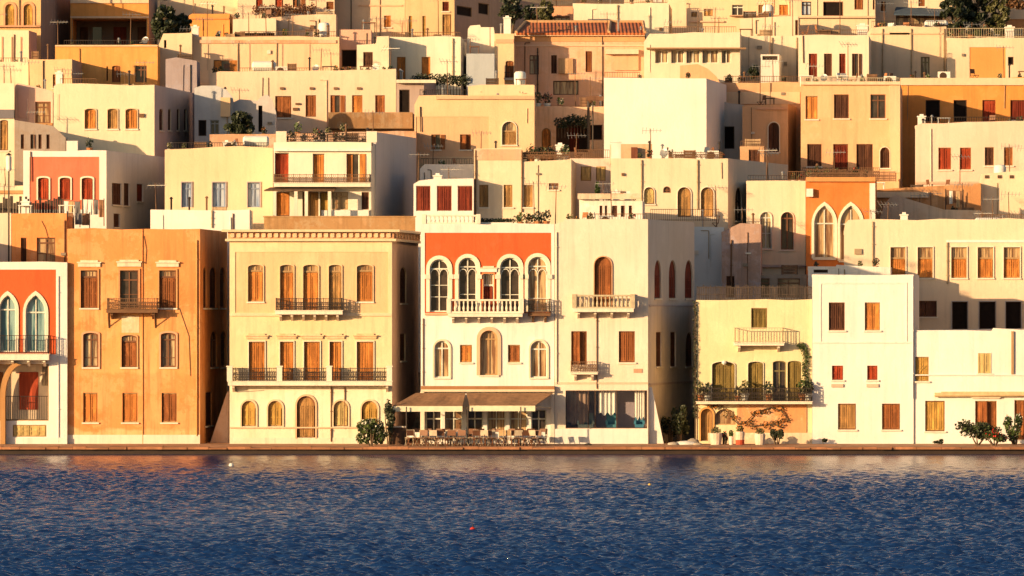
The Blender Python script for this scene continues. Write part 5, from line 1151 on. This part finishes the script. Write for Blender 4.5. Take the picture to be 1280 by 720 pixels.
# vent pipes, extra aerials and crates that crowd the hill's roofs
def vent(h, px, back=.8, hh=1.0):
    b = base_at(h, px, back); m = MB(); m.tube(b, b+Vector((0,0,hh)), .06, n=7); m.tube(b+Vector((0,0,hh)), b+Vector((0,0,hh+.12)), .12, .05, 8); m.tube(b, b+Vector((0,0,.08)), .11, n=7)
    o = m.build('vent_pipe', R.choice([RUST, IRON, STEEL])); recentre(o, b); reg(o, 'capped vent pipe', h.short, 'vent pipe', px)
def stool(h, px, back=.7):
    b = base_at(h, px, back); r = E('roof_table', b); w=R.uniform(.3,.5); m = MB(); m.box(b.x-w,b.y-.3,b.z+.66,b.x+w,b.y+.3,b.z+.71); mt=R.choice([framem('brown'),framem('dark'),CLOTH]); m.build('tabletop', mt, r)
    for sx in (-1,1):
        for sy in (-1,1): m = MB(); m.tube(b+Vector((sx*(w-.06),sy*.25,0)), b+Vector((sx*(w-.06),sy*.25,.66)), .025); m.build('leg', mt, r)
    reg(r, 'small terrace table', h.short, 'table', px)
for h in list(ALLH):
    if h.Y < 315 or h.x0 < -150 or h.x1 > 1400 or h is B31 or h.cat in ('chimney','terrace') or h.short in ('coral red house',) : continue
    a, b_ = max(h.x0, -20)+3, min(h.x1, 1300)-3
    n_ = int((b_-a)/26)+1
    for _ in range(n_):
        px = R.uniform(a, b_); q = R.random()
        if q < .3: vent(h, px, R.uniform(.5,2), R.uniform(.5,1.3))
        elif q < .52: aerial(h, px, R.uniform(1.2,2.6), R.uniform(.6,2.5))
        elif q < .72: crate(h, px, R.uniform(.4,1.2), R.uniform(.4,1.0), R.uniform(.3,.8), R.choice([(.25,.13,.07),(.10,.06,.04),(.45,.3,.18)]))
        elif q < .85: stool(h, px)
        elif q < .93: chair(base_at(h, px, R.uniform(.6,1.4)), R.uniform(-2,2), framem('brown'), 'small terrace chair', h.short, px)
        else: stack(h, px, R.uniform(.35,.6), R.uniform(.5,1.0))
# clothes lines
laundry(B8, 79, 100, 251, 3, -3.0); laundry(B8, 103, 130, 249, 4, -3.2); laundry(B8, 84, 112, 266, 3, -4.6)
laundry(B20, 1182, 1204, 238, 5, 2.0)
# dark planted trough on the cafe villa's roof
for a, b in ((600,641),):
    Y=YF+.5; m = MB(); m.box(Xat(a,Y),Y,H4.roofz,Xat(b,Y),Y+.4,H4.roofz+.28); r=E('hedge_trough',(Xat((a+b)/2,Y),Y,H4.roofz)); m.build('trough', CLOTH, r); m = MB()
    for k in range(12): m.leaves((Xat(a+(b-a)*(k+.5)/12,Y),Y+.2,H4.roofz+.36), (.2,.2,.18), 90, .1, R)
    m.build('hedge', LEAFD, r); reg(r,'long clipped hedge trough',H4.short,'planter',620)
W = H4.front; rail_mesh(W, W.u(530), W.u(598), H4.ztop+.01, W.z(268.5), -.15, 0, 'stone', False).build('roof_balustrade', TRIM, H4.root)
# small shed blocks and brushwood shade on the wide arched house
Y = 333; m = MB(); m.box(Xat(764,Y),Y,B14b.roofz,Xat(815,Y),Y+3,Zat(180,Y)); o = m.build('rooftop_shed', plaster((.60,.40,.2),1.0)); recentre(o,(Xat(790,Y),Y,B14b.roofz)); reg(o,'low ochre brick shed',B14b.short,'shed',790)
Y = 332.6; m = MB(); m.box(Xat(789,Y),Y,B14b.roofz,Xat(797,Y),Y+.3,Zat(184,Y)); o=m.build('plank_door', wood((.2,.06,.03))); recentre(o,(Xat(793,Y),Y,B14b.roofz)); reg(o,'dark plank door leaf leaning before the brick shed',B14b.short,'door',793)
# lamp post with a white lantern
b = Vector((Xat(11,317),317,ground(317))); r = E('street_lamp', b); r['label']='tall slim lamp post with a long white lantern beside the board fence'; r['category']='lamp post'
m = MB(); m.tube(b, Vector((b.x,b.y,Zat(214,317))), .07,.045,8); m.lathe(b,[(.18,0),(.16,.3),(.08,.5)],10); m.build('pole', IRON, r)
m = MB(); m.lathe((b.x,b.y,Zat(214,317)), [(.10,0),(.16,.1),(.17,.85),(.10,.95)], 10); m.build('lantern', CLOTH, r); m = MB(); m.lathe((b.x,b.y,Zat(214,317)+.96), [(.2,0),(.03,.14)], 10); m.build('lamp_cap', IRON, r)
# twin post pergola beside the blank block
Y=350; zb=B32c.zb+6; r=E('pergola',(Xat(738,Y),Y,Zat(185,Y))); r['label']='dark twin-post pergola standing beside the blank white block'; r['category']='pergola'
m = MB(); z0=Zat(187,Y); m.tube((Xat(735.5,Y),Y,z0),(Xat(735.5,Y),Y,Zat(123,Y)),.09,n=8); m.tube((Xat(741,Y),Y,z0),(Xat(741,Y),Y,Zat(128,Y)),.05,n=8); m.build('post', IRON, r)
m = MB(); m.box(Xat(733,Y),Y-.2,Zat(126,Y),Xat(755,Y),Y+.2,Zat(120.5,Y)+.0); m.lathe((Xat(738,Y),Y,Zat(129,Y)),[(.08,0),(.25,.2)],8); m.build('beam', wood((.15,.07,.04)), r)
# ---- trees
def T(px, base, top, w, Y, mat, label, n=1500, shape=1.0, leaf=.28, name='tree', trunkh=.25):
    zb, zt = Zat(base,Y), Zat(top,Y); return tree((Xat(px,Y),Y,zb), zt-zb, w/FP*Y, n, leaf, mat, label, trunkh, shape, name)
T(299, 184, 143, 34, 346.5, LEAFD, 'round dark tree in the shade beside the rounded courtyard wall', 2600, .8, .2, trunkh=.05)
T(205, 50, 8, 30, 371, LEAFD, 'dark leafy tree behind the small cream house with the slit window', 2400, .9, .25, trunkh=.05)
T(228, 48, 20, 22, 372, LEAFD, 'low dark tree beside the low orange house', 1800, .9, .25, trunkh=.05)
T(1194, 50, -16, 34, 377, LEAFD, 'tall dark cypress-like tree next to the blue awning', 4200, .9, .22, trunkh=.06); T(1222, 50, -25, 38, 378, LEAFD, 'broad dark green tree, middle one of the hillside clump', 4600, .9, .22, trunkh=.06)
T(1248, 48, -20, 30, 378, LEAFY, 'yellow-green tree above the low terracotta house', 3600, .9, .22, trunkh=.06); T(1272, 26, -30, 34, 388, leafmat('leaf_rust',(.16,.07,.03),(.24,.12,.05)), 'rust-coloured tree behind the low terracotta house', 3000, .9, .22)
T(682, 46, 2, 20, 377, LEAFY, 'sparse olive tree beside the small orange terrace house', 1400, .9, .2); T(640, 42, -4, 30, 379, LEAFD, 'dark leafless-looking tree in the shade behind the tiled roof', 900, .9, .2); T(663, 46, 6, 18, 378, LEAFD, 'small dark bushy tree rising over the tiled roof end', 1400, .9, .2)
T(942, 102, 82, 12, 362, LEAFD, 'small scrubby tree on the ochre retaining wall', 800, .9, .16)
T(747, 262, 229, 9, 322, LEAF, 'small slender cypress behind the stepped white roof shed', 900, 1.2, .14, name='cypress_tree', trunkh=.1)
for i,(x0,x1,y,Y,mat,lab) in enumerate(((318,392,12,383.2,leafmat('leaf_red',(.16,.05,.02),(.22,.10,.04)),'red-brown trailing hedge along the upper planted balcony'),(516,585,99,362,LEAFD,'dark tangled hedge on the terrace below the tall orange shutters'),(696,736,150,351,LEAFD,'dark climbing plant over the courtyard porch'))):
    c = Vector((Xat((x0+x1)/2,Y),Y,Zat(y+7,Y))); r=E('hedge',c); r['label']=lab; r['category']='hedge'; m=MB(); nn=int((x1-x0)/4)
    m2=MB()
    for k in range(nn):
        p=Vector((Xat(x0+(x1-x0)*(k+.5)/nn,Y),Y,Zat(y+R.uniform(-2.5,4),Y))); m.leaves(p,(.32,.3,.38),110,.15,R); m2.tube(p-Vector((0,0,1.0)),p,.03,.015,5)
    m.build('foliage',mat,r); m2.build('stems',BARK,r)
# ---- quayside planting
QZ=.41
bush('flowering_shrub',(Xat(464,303.5),303.5,QZ-.05),(1.05,.7,.85),3000,.17,[LEAF,FLOW],'large green shrub with white blossoms at the quay edge beside the cafe',clumps=14)
bush('shrub',(Xat(487,305.5),305.5,QZ),(.5,.5,1.3),900,.17,[LEAFD],'upright dark shrub between the white-flowered bush and the cafe awning',clumps=8)
bush('oleander',(Xat(1222,305.5),305.5,QZ),(1.25,.7,.72),2200,.18,[LEAFD,LEAF],'spreading dark shrub growing in front of the open brown shutters',clumps=12)
bush('oleander',(Xat(1243,304.8),304.8,QZ),(.9,.5,.42),1100,.15,[LEAF,FLOWR],'low shrub with red blossoms under the spreading dark shrub',clumps=9)
bush('oleander',(Xat(1268,305.8),305.8,QZ),(.6,.5,.95),1200,.17,[LEAF,FLOW],'pale-flowered upright shrub beside the brown door near the right edge',clumps=8)
bush('weed_tuft',(Xat(1031,306),306,QZ),(.25,.2,.2),260,.12,[LEAFD],'tiny weed tuft at the foot of the white house corner',stems=2,clumps=3,trunk=.02)
bush('weed_tuft',(Xat(1175,306),306,QZ),(.42,.2,.16),380,.12,[LEAFD],'low weed tuft at the wall under the closed yellow shutters',stems=2,clumps=4,trunk=.02)
bush('shrub',(Xat(851,309.5),310.2,QZ),(.55,.5,1.1),1400,.18,[LEAFD],'tall dark shrub in the shaded gap beside the white buttress',clumps=8)
bush('shrub',(Xat(838,311),311.8,QZ),(.5,.5,.8),900,.18,[LEAFD,LEAFY],'smaller dark shrub right behind the white buttress foot',clumps=7)
bush('shrub',(Xat(971,306.3),306.3,QZ),(.4,.35,.55),900,.14,[LEAFD],'small round bush in front of the plinth of the yellow house',clumps=7)
bush('shrub',(Xat(906,306.3),306.3,QZ),(.25,.25,.4),450,.13,[LEAFD,FLOWR],'small red-flowered bush between the white planters',clumps=5)
# climbing vine
W=H6.front; r=E('climbing_vine', W.p(W.u(1008),W.z(502),.3)); r['label']='thin green vine climbing the corner of the yellow house above the balcony'; r['category']='vine'
m=MB(); st=MB(); pts=[(1012,500),(1008,480),(1006,462),(1008,446),(1004,434),(998,430)]
P=[W.p(W.u(a),W.z(b),.12) for a,b in pts]
for a,b in zip(P,P[1:]):
    st.tube(a,b,.025,n=5)
    for k in range(4): m.leaves(a.lerp(b,k/4),(.24,.1,.18),34,.14,R)
m.build('foliage',LEAF,r); st.build('stems',BARK,r)
r=E('climbing_vine', W.p(W.u(940),W.z(530),.3)); r['label']='orange-flowered creeper hanging along the wall below the planted balcony'; r['category']='vine'
m=MB(); st=MB()
pts=[(884,508),(900,506),(912,518),(922,530),(934,526),(944,516),(962,509),(978,514),(984,524),(972,530),(955,531),(938,533)]
P=[W.p(W.u(a),W.z(b),.16) for a,b in pts]
for a,b in zip(P,P[1:]):
    st.tube(a,b,.03,n=5)
    for k in range(4):
        if R.random()<.35: continue
        q_=a.lerp(b,k/4)+Vector((R.uniform(-.15,.15),0,R.uniform(-.25,.2))); m.leaves(q_,(.26,.1,.16),18,.12,R); m.leaves(q_+Vector((0,-.08,0)),(.22,.1,.16),7,.11,R,1)
m.build('foliage',[LEAFD,FLOWO],r); st.build('stems',BARK,r)
r=E('ivy', Vector((Xat(869,310),310,QZ))); r['label']='dark ivy strand running up the left corner of the yellow house'; r['category']='ivy'
m=MB(); st=MB(); X=Xat(870,YF+.1)
for k in range(40):
    z=2+k*.17; m.leaves((X-.05,YF+.15,z),(.14,.14,.14),22,.12,R)
st.tube((X-.04,YF+.1,QZ),(X-.04,YF+.1,8.6),.03,n=5); m.build('foliage',LEAFD,r); st.build('stems',BARK,r)
W2=H6.front.off(.45); zsl=H6.front.z(502)+.05
for px in (876,884,922,931,961,1003,1010):
    Yb=H6.Y-.45; b=Vector((Xat(px,Yb),Yb,zsl)); 
    pot(H6, px, R.uniform(.7,1.1), -.45, R.choice([None,None,FLOW]), zsl)
# whitewashed planters and covered heaps before the yellow house
def planter(px0,px1,ytop,lab,red=False,Y=306.2):
    x0,x1=Xat(px0,Y),Xat(px1,Y); zt=Zat(ytop,Y); r=E('planter',((x0+x1)/2,Y,QZ-.02)); r['label']=lab; r['category']='planter'
    m=MB(); m.lathe(((x0+x1)/2,Y,QZ-.02),[((x1-x0)*.40,0),((x1-x0)*.46,(zt-QZ)*.5),((x1-x0)*.5,(zt-QZ)*.93),((x1-x0)*.46,zt-QZ)],12); m.build('tub', plaster((.72,.62,.48),1.3), r)
    if red: m=MB(); m.lathe(((x0+x1)/2,Y,QZ-.015),[((x1-x0)*.44,0),((x1-x0)*.47,.28)],12); m.build('base_band', flat('red_paint',(.55,.08,.03),.7), r)
    m=MB(); m.leaves(((x0+x1)/2,Y,zt+.12),((x1-x0)*.42,(x1-x0)*.3,.22),150,.13,R); m.build('foliage',R.choice([LEAF,LEAFY]),r)
planter(887,903,541,'wide whitewashed tub planter before the yellow house'); planter(919,931,539,'whitewashed tub planter with a red base band',True); planter(943,957,542,'whitewashed planter beside the small round bush'); planter(911,917,545,'very small pale plant tub between the two larger tubs')
for i,(px,Y,rx,rz,c,lab) in enumerate(((857,306.5,.8,.22,WHITE,'flat white sack-like boulder in front of the shaded gap'),(842,306.2,.35,.16,(.5,.42,.34),'small grey rock at the foot of the white buttress'),(872,306,.3,.14,(.5,.4,.3),'small brown rock at the corner of the yellow house'),(866,307,.45,.35,(.45,.36,.28),'rounded brown rock leaning in the shaded gap'),(735,305.5,.25,.10,(.25,.17,.1),'small dark coil of rope on the quay before the shop window'))):
    m=MB(); n=10; prof=[]
    for a in range(5):
        for k in range(n):
            t=2*math.pi*k/n; ph=a/4*math.pi/2; q=R.uniform(.85,1.1); m.v.append((Xat(px,Y)+rx*math.cos(ph)*math.cos(t)*q, Y+rx*.6*math.cos(ph)*math.sin(t)*q, QZ-.02+rz*math.sin(ph)*q+(0 if a else 0)))
    for a in range(4):
        for k in range(n): j=(k+1)%n; m.f.append((a*n+k,a*n+j,(a+1)*n+j,(a+1)*n+k)); m.m.append(0)
    o=m.build('rock' if i!=4 else 'rope_coil', stone('rock%d'%i,c), smooth=True); recentre(o,(Xat(px,Y),Y,QZ-.02)); tag(o,lab,'rock' if i!=4 else 'rope')
# ---- cafe terrace
place='the cafe terrace'
for i,px in enumerate((518,536,553,571,600,622,640,655,672)):
    table(Vector((Xat(px,304.6),304.6+R.uniform(-.4,.4),QZ)), place, px)
for i,px in enumerate((512,525,531,543,549,561,566,579,592,607,614,630,634,648,662,668)):
    Y=303.4+R.uniform(-.25,.35); chair(Vector((Xat(px,Y),Y,QZ)), R.choice([math.pi,0,.4,-.5,2.7])+R.uniform(-.2,.2), flat('bleached_wood',(.55,.44,.32),.8), None, place, px, R.choice([None,None,flat('tan_canvas',(.5,.32,.16),.9)]))
for i,px in enumerate((515,520,528,534,540,546,552,558,564,569,576,590,597,604,611,618,626,637,644,652,659,665,670,678)):
    Y=306.4 if i%2 else 302.9; chair(Vector((Xat(px,Y),Y,QZ)), R.uniform(-.6,.6), framem('brown'), 'dark wooden chair close to the wall' if i%2 else 'dark wooden chair near the quay edge', place, px)
for i,px in enumerate((508,585,651)):
    m=MB(); b=Vector((Xat(px,305.4),305.4,QZ)); m.tube(b,b+Vector((0,0,2.2)),.035,n=8); m.lathe(b,[(.2,0),(.18,.06),(.05,.09)],12); o=m.build('awning_post', IRON); recentre(o,b); reg(o,'thin dark awning post',place,'post',px)
# low reed side screens of the cafe
r=E('windbreak_screen',(Xat(498,305.5),305.5,QZ)); r['label']='dark low windbreak with a white rail on the cafe side'; r['category']='windbreak'
m=MB(); m.box(Xat(488,305.6),305.6,QZ,Xat(508,305.6),305.64,QZ+1.0); m.build('panel', wood((.12,.06,.035)), r); m=MB(); m.box(Xat(488,305.6)-.02,305.57,QZ+1.0,Xat(508,305.6)+.02,305.67,QZ+1.07); m.build('rail', TRIM, r)
# ---- inside the shop window
z0=H5.front.z(535)
def inY(d): return YF+d
for i,(px,w,c,cc) in enumerate(((732,.9,(.40,.46,.36),'pale green'),(764,.55,(.08,.28,.33),'turquoise'),(799,.5,(.05,.22,.34),'deep blue'))):
    Y=inY(.9); b=Vector((Xat(px,Y),Y,z0-.3)); r=E('armchair',b); mt=flat('upholstery%d'%i,c,.9); r['label']=cc+' armchair behind the shop window glass'; r['category']='armchair'
    m=MB(); m.box(b.x-w/2,b.y-.35,b.z+.25,b.x+w/2,b.y+.3,b.z+.5); m.build('seat',mt,r); m=MB(); m.hexa([(b.x-w/2,b.y+.2,b.z+.5),(b.x+w/2,b.y+.2,b.z+.5),(b.x+w/2,b.y+.35,b.z+.5),(b.x-w/2,b.y+.35,b.z+.5),(b.x-w/2,b.y+.28,b.z+1.15),(b.x+w/2,b.y+.28,b.z+1.15),(b.x+w/2,b.y+.42,b.z+1.15),(b.x-w/2,b.y+.42,b.z+1.15)]); m.build('backrest',mt,r)
    for sx in (-1,1): m=MB(); m.box(b.x+sx*w/2-.06,b.y-.35,b.z+.5,b.x+sx*w/2+.06,b.y+.25,b.z+.72); m.build('armrest',mt,r)
    for sx in (-1,1):
        for sy in (-1,1): m=MB(); m.tube((b.x+sx*(w/2-.06),b.y+sy*.28,b.z-.02),(b.x+sx*(w/2-.06),b.y+sy*.28,b.z+.26),.025); m.build('leg',IRON,r)
for i,(a,b_,lab,mt) in enumerate(((748.5,771,'white lace curtain hanging in the middle of the shop window',CLOTH),(793,806,'white gathered curtain at the buttress end of the shop window',CLOTH),(709,735,'brown draped curtain at the cafe end of the shop window',flat('brown_drape',(.32,.22,.17),.95)))):
    Y=inY(.45 if i<2 else .6); m=MB(); x0,x1=Xat(a,Y),Xat(b_,Y); zt=H5.front.z(489); zb=zt-(1.35 if i==0 else (1.6 if i==1 else 1.9)); n=16
    for k in range(n):
        xa,xb=x0+(x1-x0)*k/n,x0+(x1-x0)*(k+1)/n; ya,yb=Y+.05*math.sin(k*1.7),Y+.05*math.sin((k+1)*1.7)
        m.hexa([(xa,ya,zb+.1*math.sin(k)),(xb,yb,zb+.1*math.sin(k+1)),(xb,yb+.02,zb+.1*math.sin(k+1)),(xa,ya+.02,zb+.1*math.sin(k)),(xa,ya,zt),(xb,yb,zt),(xb,yb+.02,zt),(xa,ya+.02,zt)])
    o=m.build('curtain',mt); recentre(o,((x0+x1)/2,Y,zt)); tag(o,lab,'curtain')
# ---- buoys
for px,py,mt,rr,lab,cc in ((591,664,flat('red_buoy',(.55,.04,.025),.35),.12,'small round red buoy floating in the open water','buoy'),(289,583,TANKW,.13,'small white buoy with a dark top near the quay','buoy'),(812,607,flat('yellow_float',(.75,.45,.10),.4),.08,'tiny yellow float off the tall pale house','buoy')):
    Y=CH*FP/(py-HY); c=Vector((Xat(px,Y),Y,.0)); r=E('mooring_buoy',c); r['label']=lab; r['category']=cc
    m=MB(); m.lathe(c-Vector((0,0,rr*.5)),[(rr*.5,0),(rr*.9,rr*.4),(rr,rr),(rr*.8,rr*1.5),(rr*.35,rr*1.85)],14); m.build('float',mt,r,True); m=MB(); m.tube(c+Vector((0,0,rr*1.3)),c+Vector((0,0,rr*1.9)),rr*.14); m.lathe(c+Vector((0,0,rr*1.85)),[(rr*.2,0),(rr*.25,rr*.15),(rr*.1,rr*.3)],8); m.build('mooring_ring',IRON,r)

# =================================================================== SETTING
def struct(o): o['kind']='structure'; return o
# hillside: one sheet from behind the quay to the horizon
xs=list(np.linspace(-130,130,53)); xs=[-1500,-400]+xs+[400,1500]; ys=list(np.arange(312,470,4.0))+[520,600,700,1000,1800,2500]
v=[];f=[]
for j,y in enumerate(ys):
    for i,x in enumerate(xs): v.append((x,y,ground(y)-.5+(R.uniform(-.35,.35) if y>318 else -.1)))
nx=len(xs)
for j in range(len(ys)-1):
    for i in range(nx-1): f.append((j*nx+i,j*nx+i+1,(j+1)*nx+i+1,(j+1)*nx+i))
me=bpy.data.meshes.new('hillside'); me.from_pydata(v,[],f); me.materials.append(stone('hill_earth',(.22,.16,.10),.8)); o=bpy.data.objects.new('hillside',me); COL.objects.link(o); struct(o)
# quay: paved top with a worn stone edge
m=MB(); x=-140.0
QF=300.2
while x<140:
    w=R.uniform(.7,1.5); dz=R.uniform(-.035,.035); dy=R.uniform(-.06,.05)
    m.box(x+.01,QF+dy,QZ-.13,x+w-.01,QF+1.1,QZ+dz); x+=w
o=m.build('quay_edge', stone('quay_stone',(.40,.17,.08),.9)); struct(o)
m=MB(); m.box(-1500,QF+.30,-3,1500,QF+.9,QZ-.14); struct(m.build('quay_wall', flat('wet_shaded_stone',(.05,.03,.02),.4))); m=MB(); m.box(-1500,QF+.905,-3,1500,318,QZ-.03)  # face coloured dark for wet stone and the shadow band under the lip
o=m.build('quay', stone('quay_paving',(.48,.23,.11),.7)); struct(o)
# water
WA=2.3
tt=np.concatenate([[-60,-8],np.linspace(-1.4,1.4,1150),[8,60]]); gy=np.concatenate([[-3000,-300,60],np.geomspace(150,QF+.5,1300)])
Tg,Yg=np.meshgrid(tt,gy); Xg=Tg*(640/FP)*np.maximum(Yg,150); rng=np.random.default_rng(4); Zg=np.zeros_like(Xg)
for i in range(110):
    lam=float(np.exp(rng.uniform(np.log(.20),np.log(.95)))); th=math.radians(264)+rng.normal(0,.42); k=2*math.pi/lam
    a=.0050*lam**.9*rng.uniform(.6,1.3)*WA; kx,ky=k*math.cos(th),k*math.sin(th)
    ph=rng.uniform(0,6.28); p=kx*Xg+ky*Yg+ph; s=np.sin(p); Zg+=a*(s+.10*(1-2*np.abs(np.sin(p/2))))
gust=.82+.34*np.sin(Xg*.05+Yg*.021+1)*np.sin(Yg*.055-Xg*.02+2)
gust*=np.clip(.08+.92*(QF-Yg-1)/74,.08,1)
Zg*=gust
Zg[:4,:]=0; Zg[:,:2]=0; Zg[:,-2:]=0
vv=np.stack([Xg,Yg,Zg],-1).reshape(-1,3).astype(np.float32); ny,nx=Xg.shape
idx=np.arange(ny*nx).reshape(ny,nx); q=np.stack([idx[:-1,:-1],idx[:-1,1:],idx[1:,1:],idx[1:,:-1]],-1).reshape(-1,4).astype(np.int32)
me=bpy.data.meshes.new('water'); me.vertices.add(len(vv)); me.vertices.foreach_set('co',vv.ravel()); me.loops.add(q.size); me.loops.foreach_set('vertex_index',q.ravel()); me.polygons.add(len(q))
me.polygons.foreach_set('loop_start',np.arange(0,q.size,4,dtype=np.int32)); me.polygons.foreach_set('use_smooth',np.ones(len(q),dtype=bool)); me.update(calc_edges=True); me.validate()
wm,nt,b=nmat('sea_water'); b.inputs['Base Color'].default_value=(.006,.029,.115,1); b.inputs['Roughness'].default_value=.2; b.inputs['IOR'].default_value=1.333; b.inputs['Specular IOR Level'].default_value=.5
bump(nt,b,noise(nt,2.6,4,1,.6,1),.4,.05)
me.materials.append(wm); o=bpy.data.objects.new('water',me); COL.objects.link(o); struct(o)

# =================================================================== LABELS of repeats
ORD=['first','second','third','fourth','fifth','sixth','seventh','eighth','ninth','tenth','eleventh','twelfth','thirteenth','fourteenth','fifteenth','sixteenth','seventeenth','eighteenth']
NUM=['zero','one','two','three','four','five','six','seven','eight','nine','ten','eleven','twelve','thirteen','fourteen','fifteen','sixteen','seventeen','eighteen']
gr={}
for t in REG: gr.setdefault((t[1],t[2]),[]).append(t)
for (kind,place),L in gr.items():
    L.sort(key=lambda t:t[4]); pl=place if place.startswith('the ') else 'the '+place
    for i,t in enumerate(L):
        o=t[0]
        if len(L)==1: o['label']=f'{kind} {t[5]} {pl}'
        else: o['label']=f'{ORD[i]} {kind} from left {t[5]} {pl}'
        o['category']=t[3]
    for t in L:
        if len(L)>1: t[0]['group']=f'{kind}s {t[5]} {pl}'
lab={}
for o in COL.objects:
    if o.parent is None and 'label' in o:
        lab.setdefault(o['label'],[]).append(o.name)
        if not 4<=len(o['label'].split())<=16: print('LABEL LENGTH',len(o['label'].split()),o['label'])
    elif o.parent is None and o.get('kind')!='structure': print('UNLABELLED',o.name)
for k,v_ in lab.items():
    if len(v_)>1: print('DUPLICATE',k,v_)

# =================================================================== LIGHT + CAMERA
AZ=math.radians(52); EL=math.radians(10.0)      # light travels to +x (AZ from +y) and down
d=Vector((math.sin(AZ)*math.cos(EL), math.cos(AZ)*math.cos(EL), -math.sin(EL)))
sl=bpy.data.lights.new('sun','SUN'); sl.energy=5.0; sl.angle=math.radians(.53); sl.color=(1.0,.68,.35)
so=bpy.data.objects.new('sun',sl); COL.objects.link(so); so.rotation_euler=d.to_track_quat('-Z','Y').to_euler(); so.location=(-60,200,80)
w=bpy.data.worlds.new('World'); SC.world=w; w.use_nodes=True; nt=w.node_tree; bg=nt.nodes['Background']
sky=nt.nodes.new('ShaderNodeTexSky'); sky.sky_type='NISHITA'; sky.sun_disc=False; sky.sun_elevation=EL; sky.sun_rotation=math.pi+AZ; sky.air_density=1.0; sky.dust_density=1.5
nt.links.new(sky.outputs[0],bg.inputs[0]); bg.inputs[1].default_value=.09
cd=bpy.data.cameras.new('camera'); co=bpy.data.objects.new('camera',cd); COL.objects.link(co); SC.camera=co
co.location=(0,0,CH); co.rotation_euler=(math.pi/2,0,0); cd.sensor_width=36; cd.sensor_fit='HORIZONTAL'; cd.lens=FP/1280*36; cd.shift_y=(HY-360)/1280; cd.clip_start=1; cd.clip_end=6000
SC.view_settings.view_transform='Standard'; SC.view_settings.look='None'; SC.view_settings.exposure=.62; SC.view_settings.gamma=1; SC.view_settings.use_curve_mapping=False
SC.cycles.max_bounces=6; SC.cycles.diffuse_bounces=2; SC.cycles.use_adaptive_sampling=True; SC.cycles.use_denoising=True
print('objects',len(COL.objects))
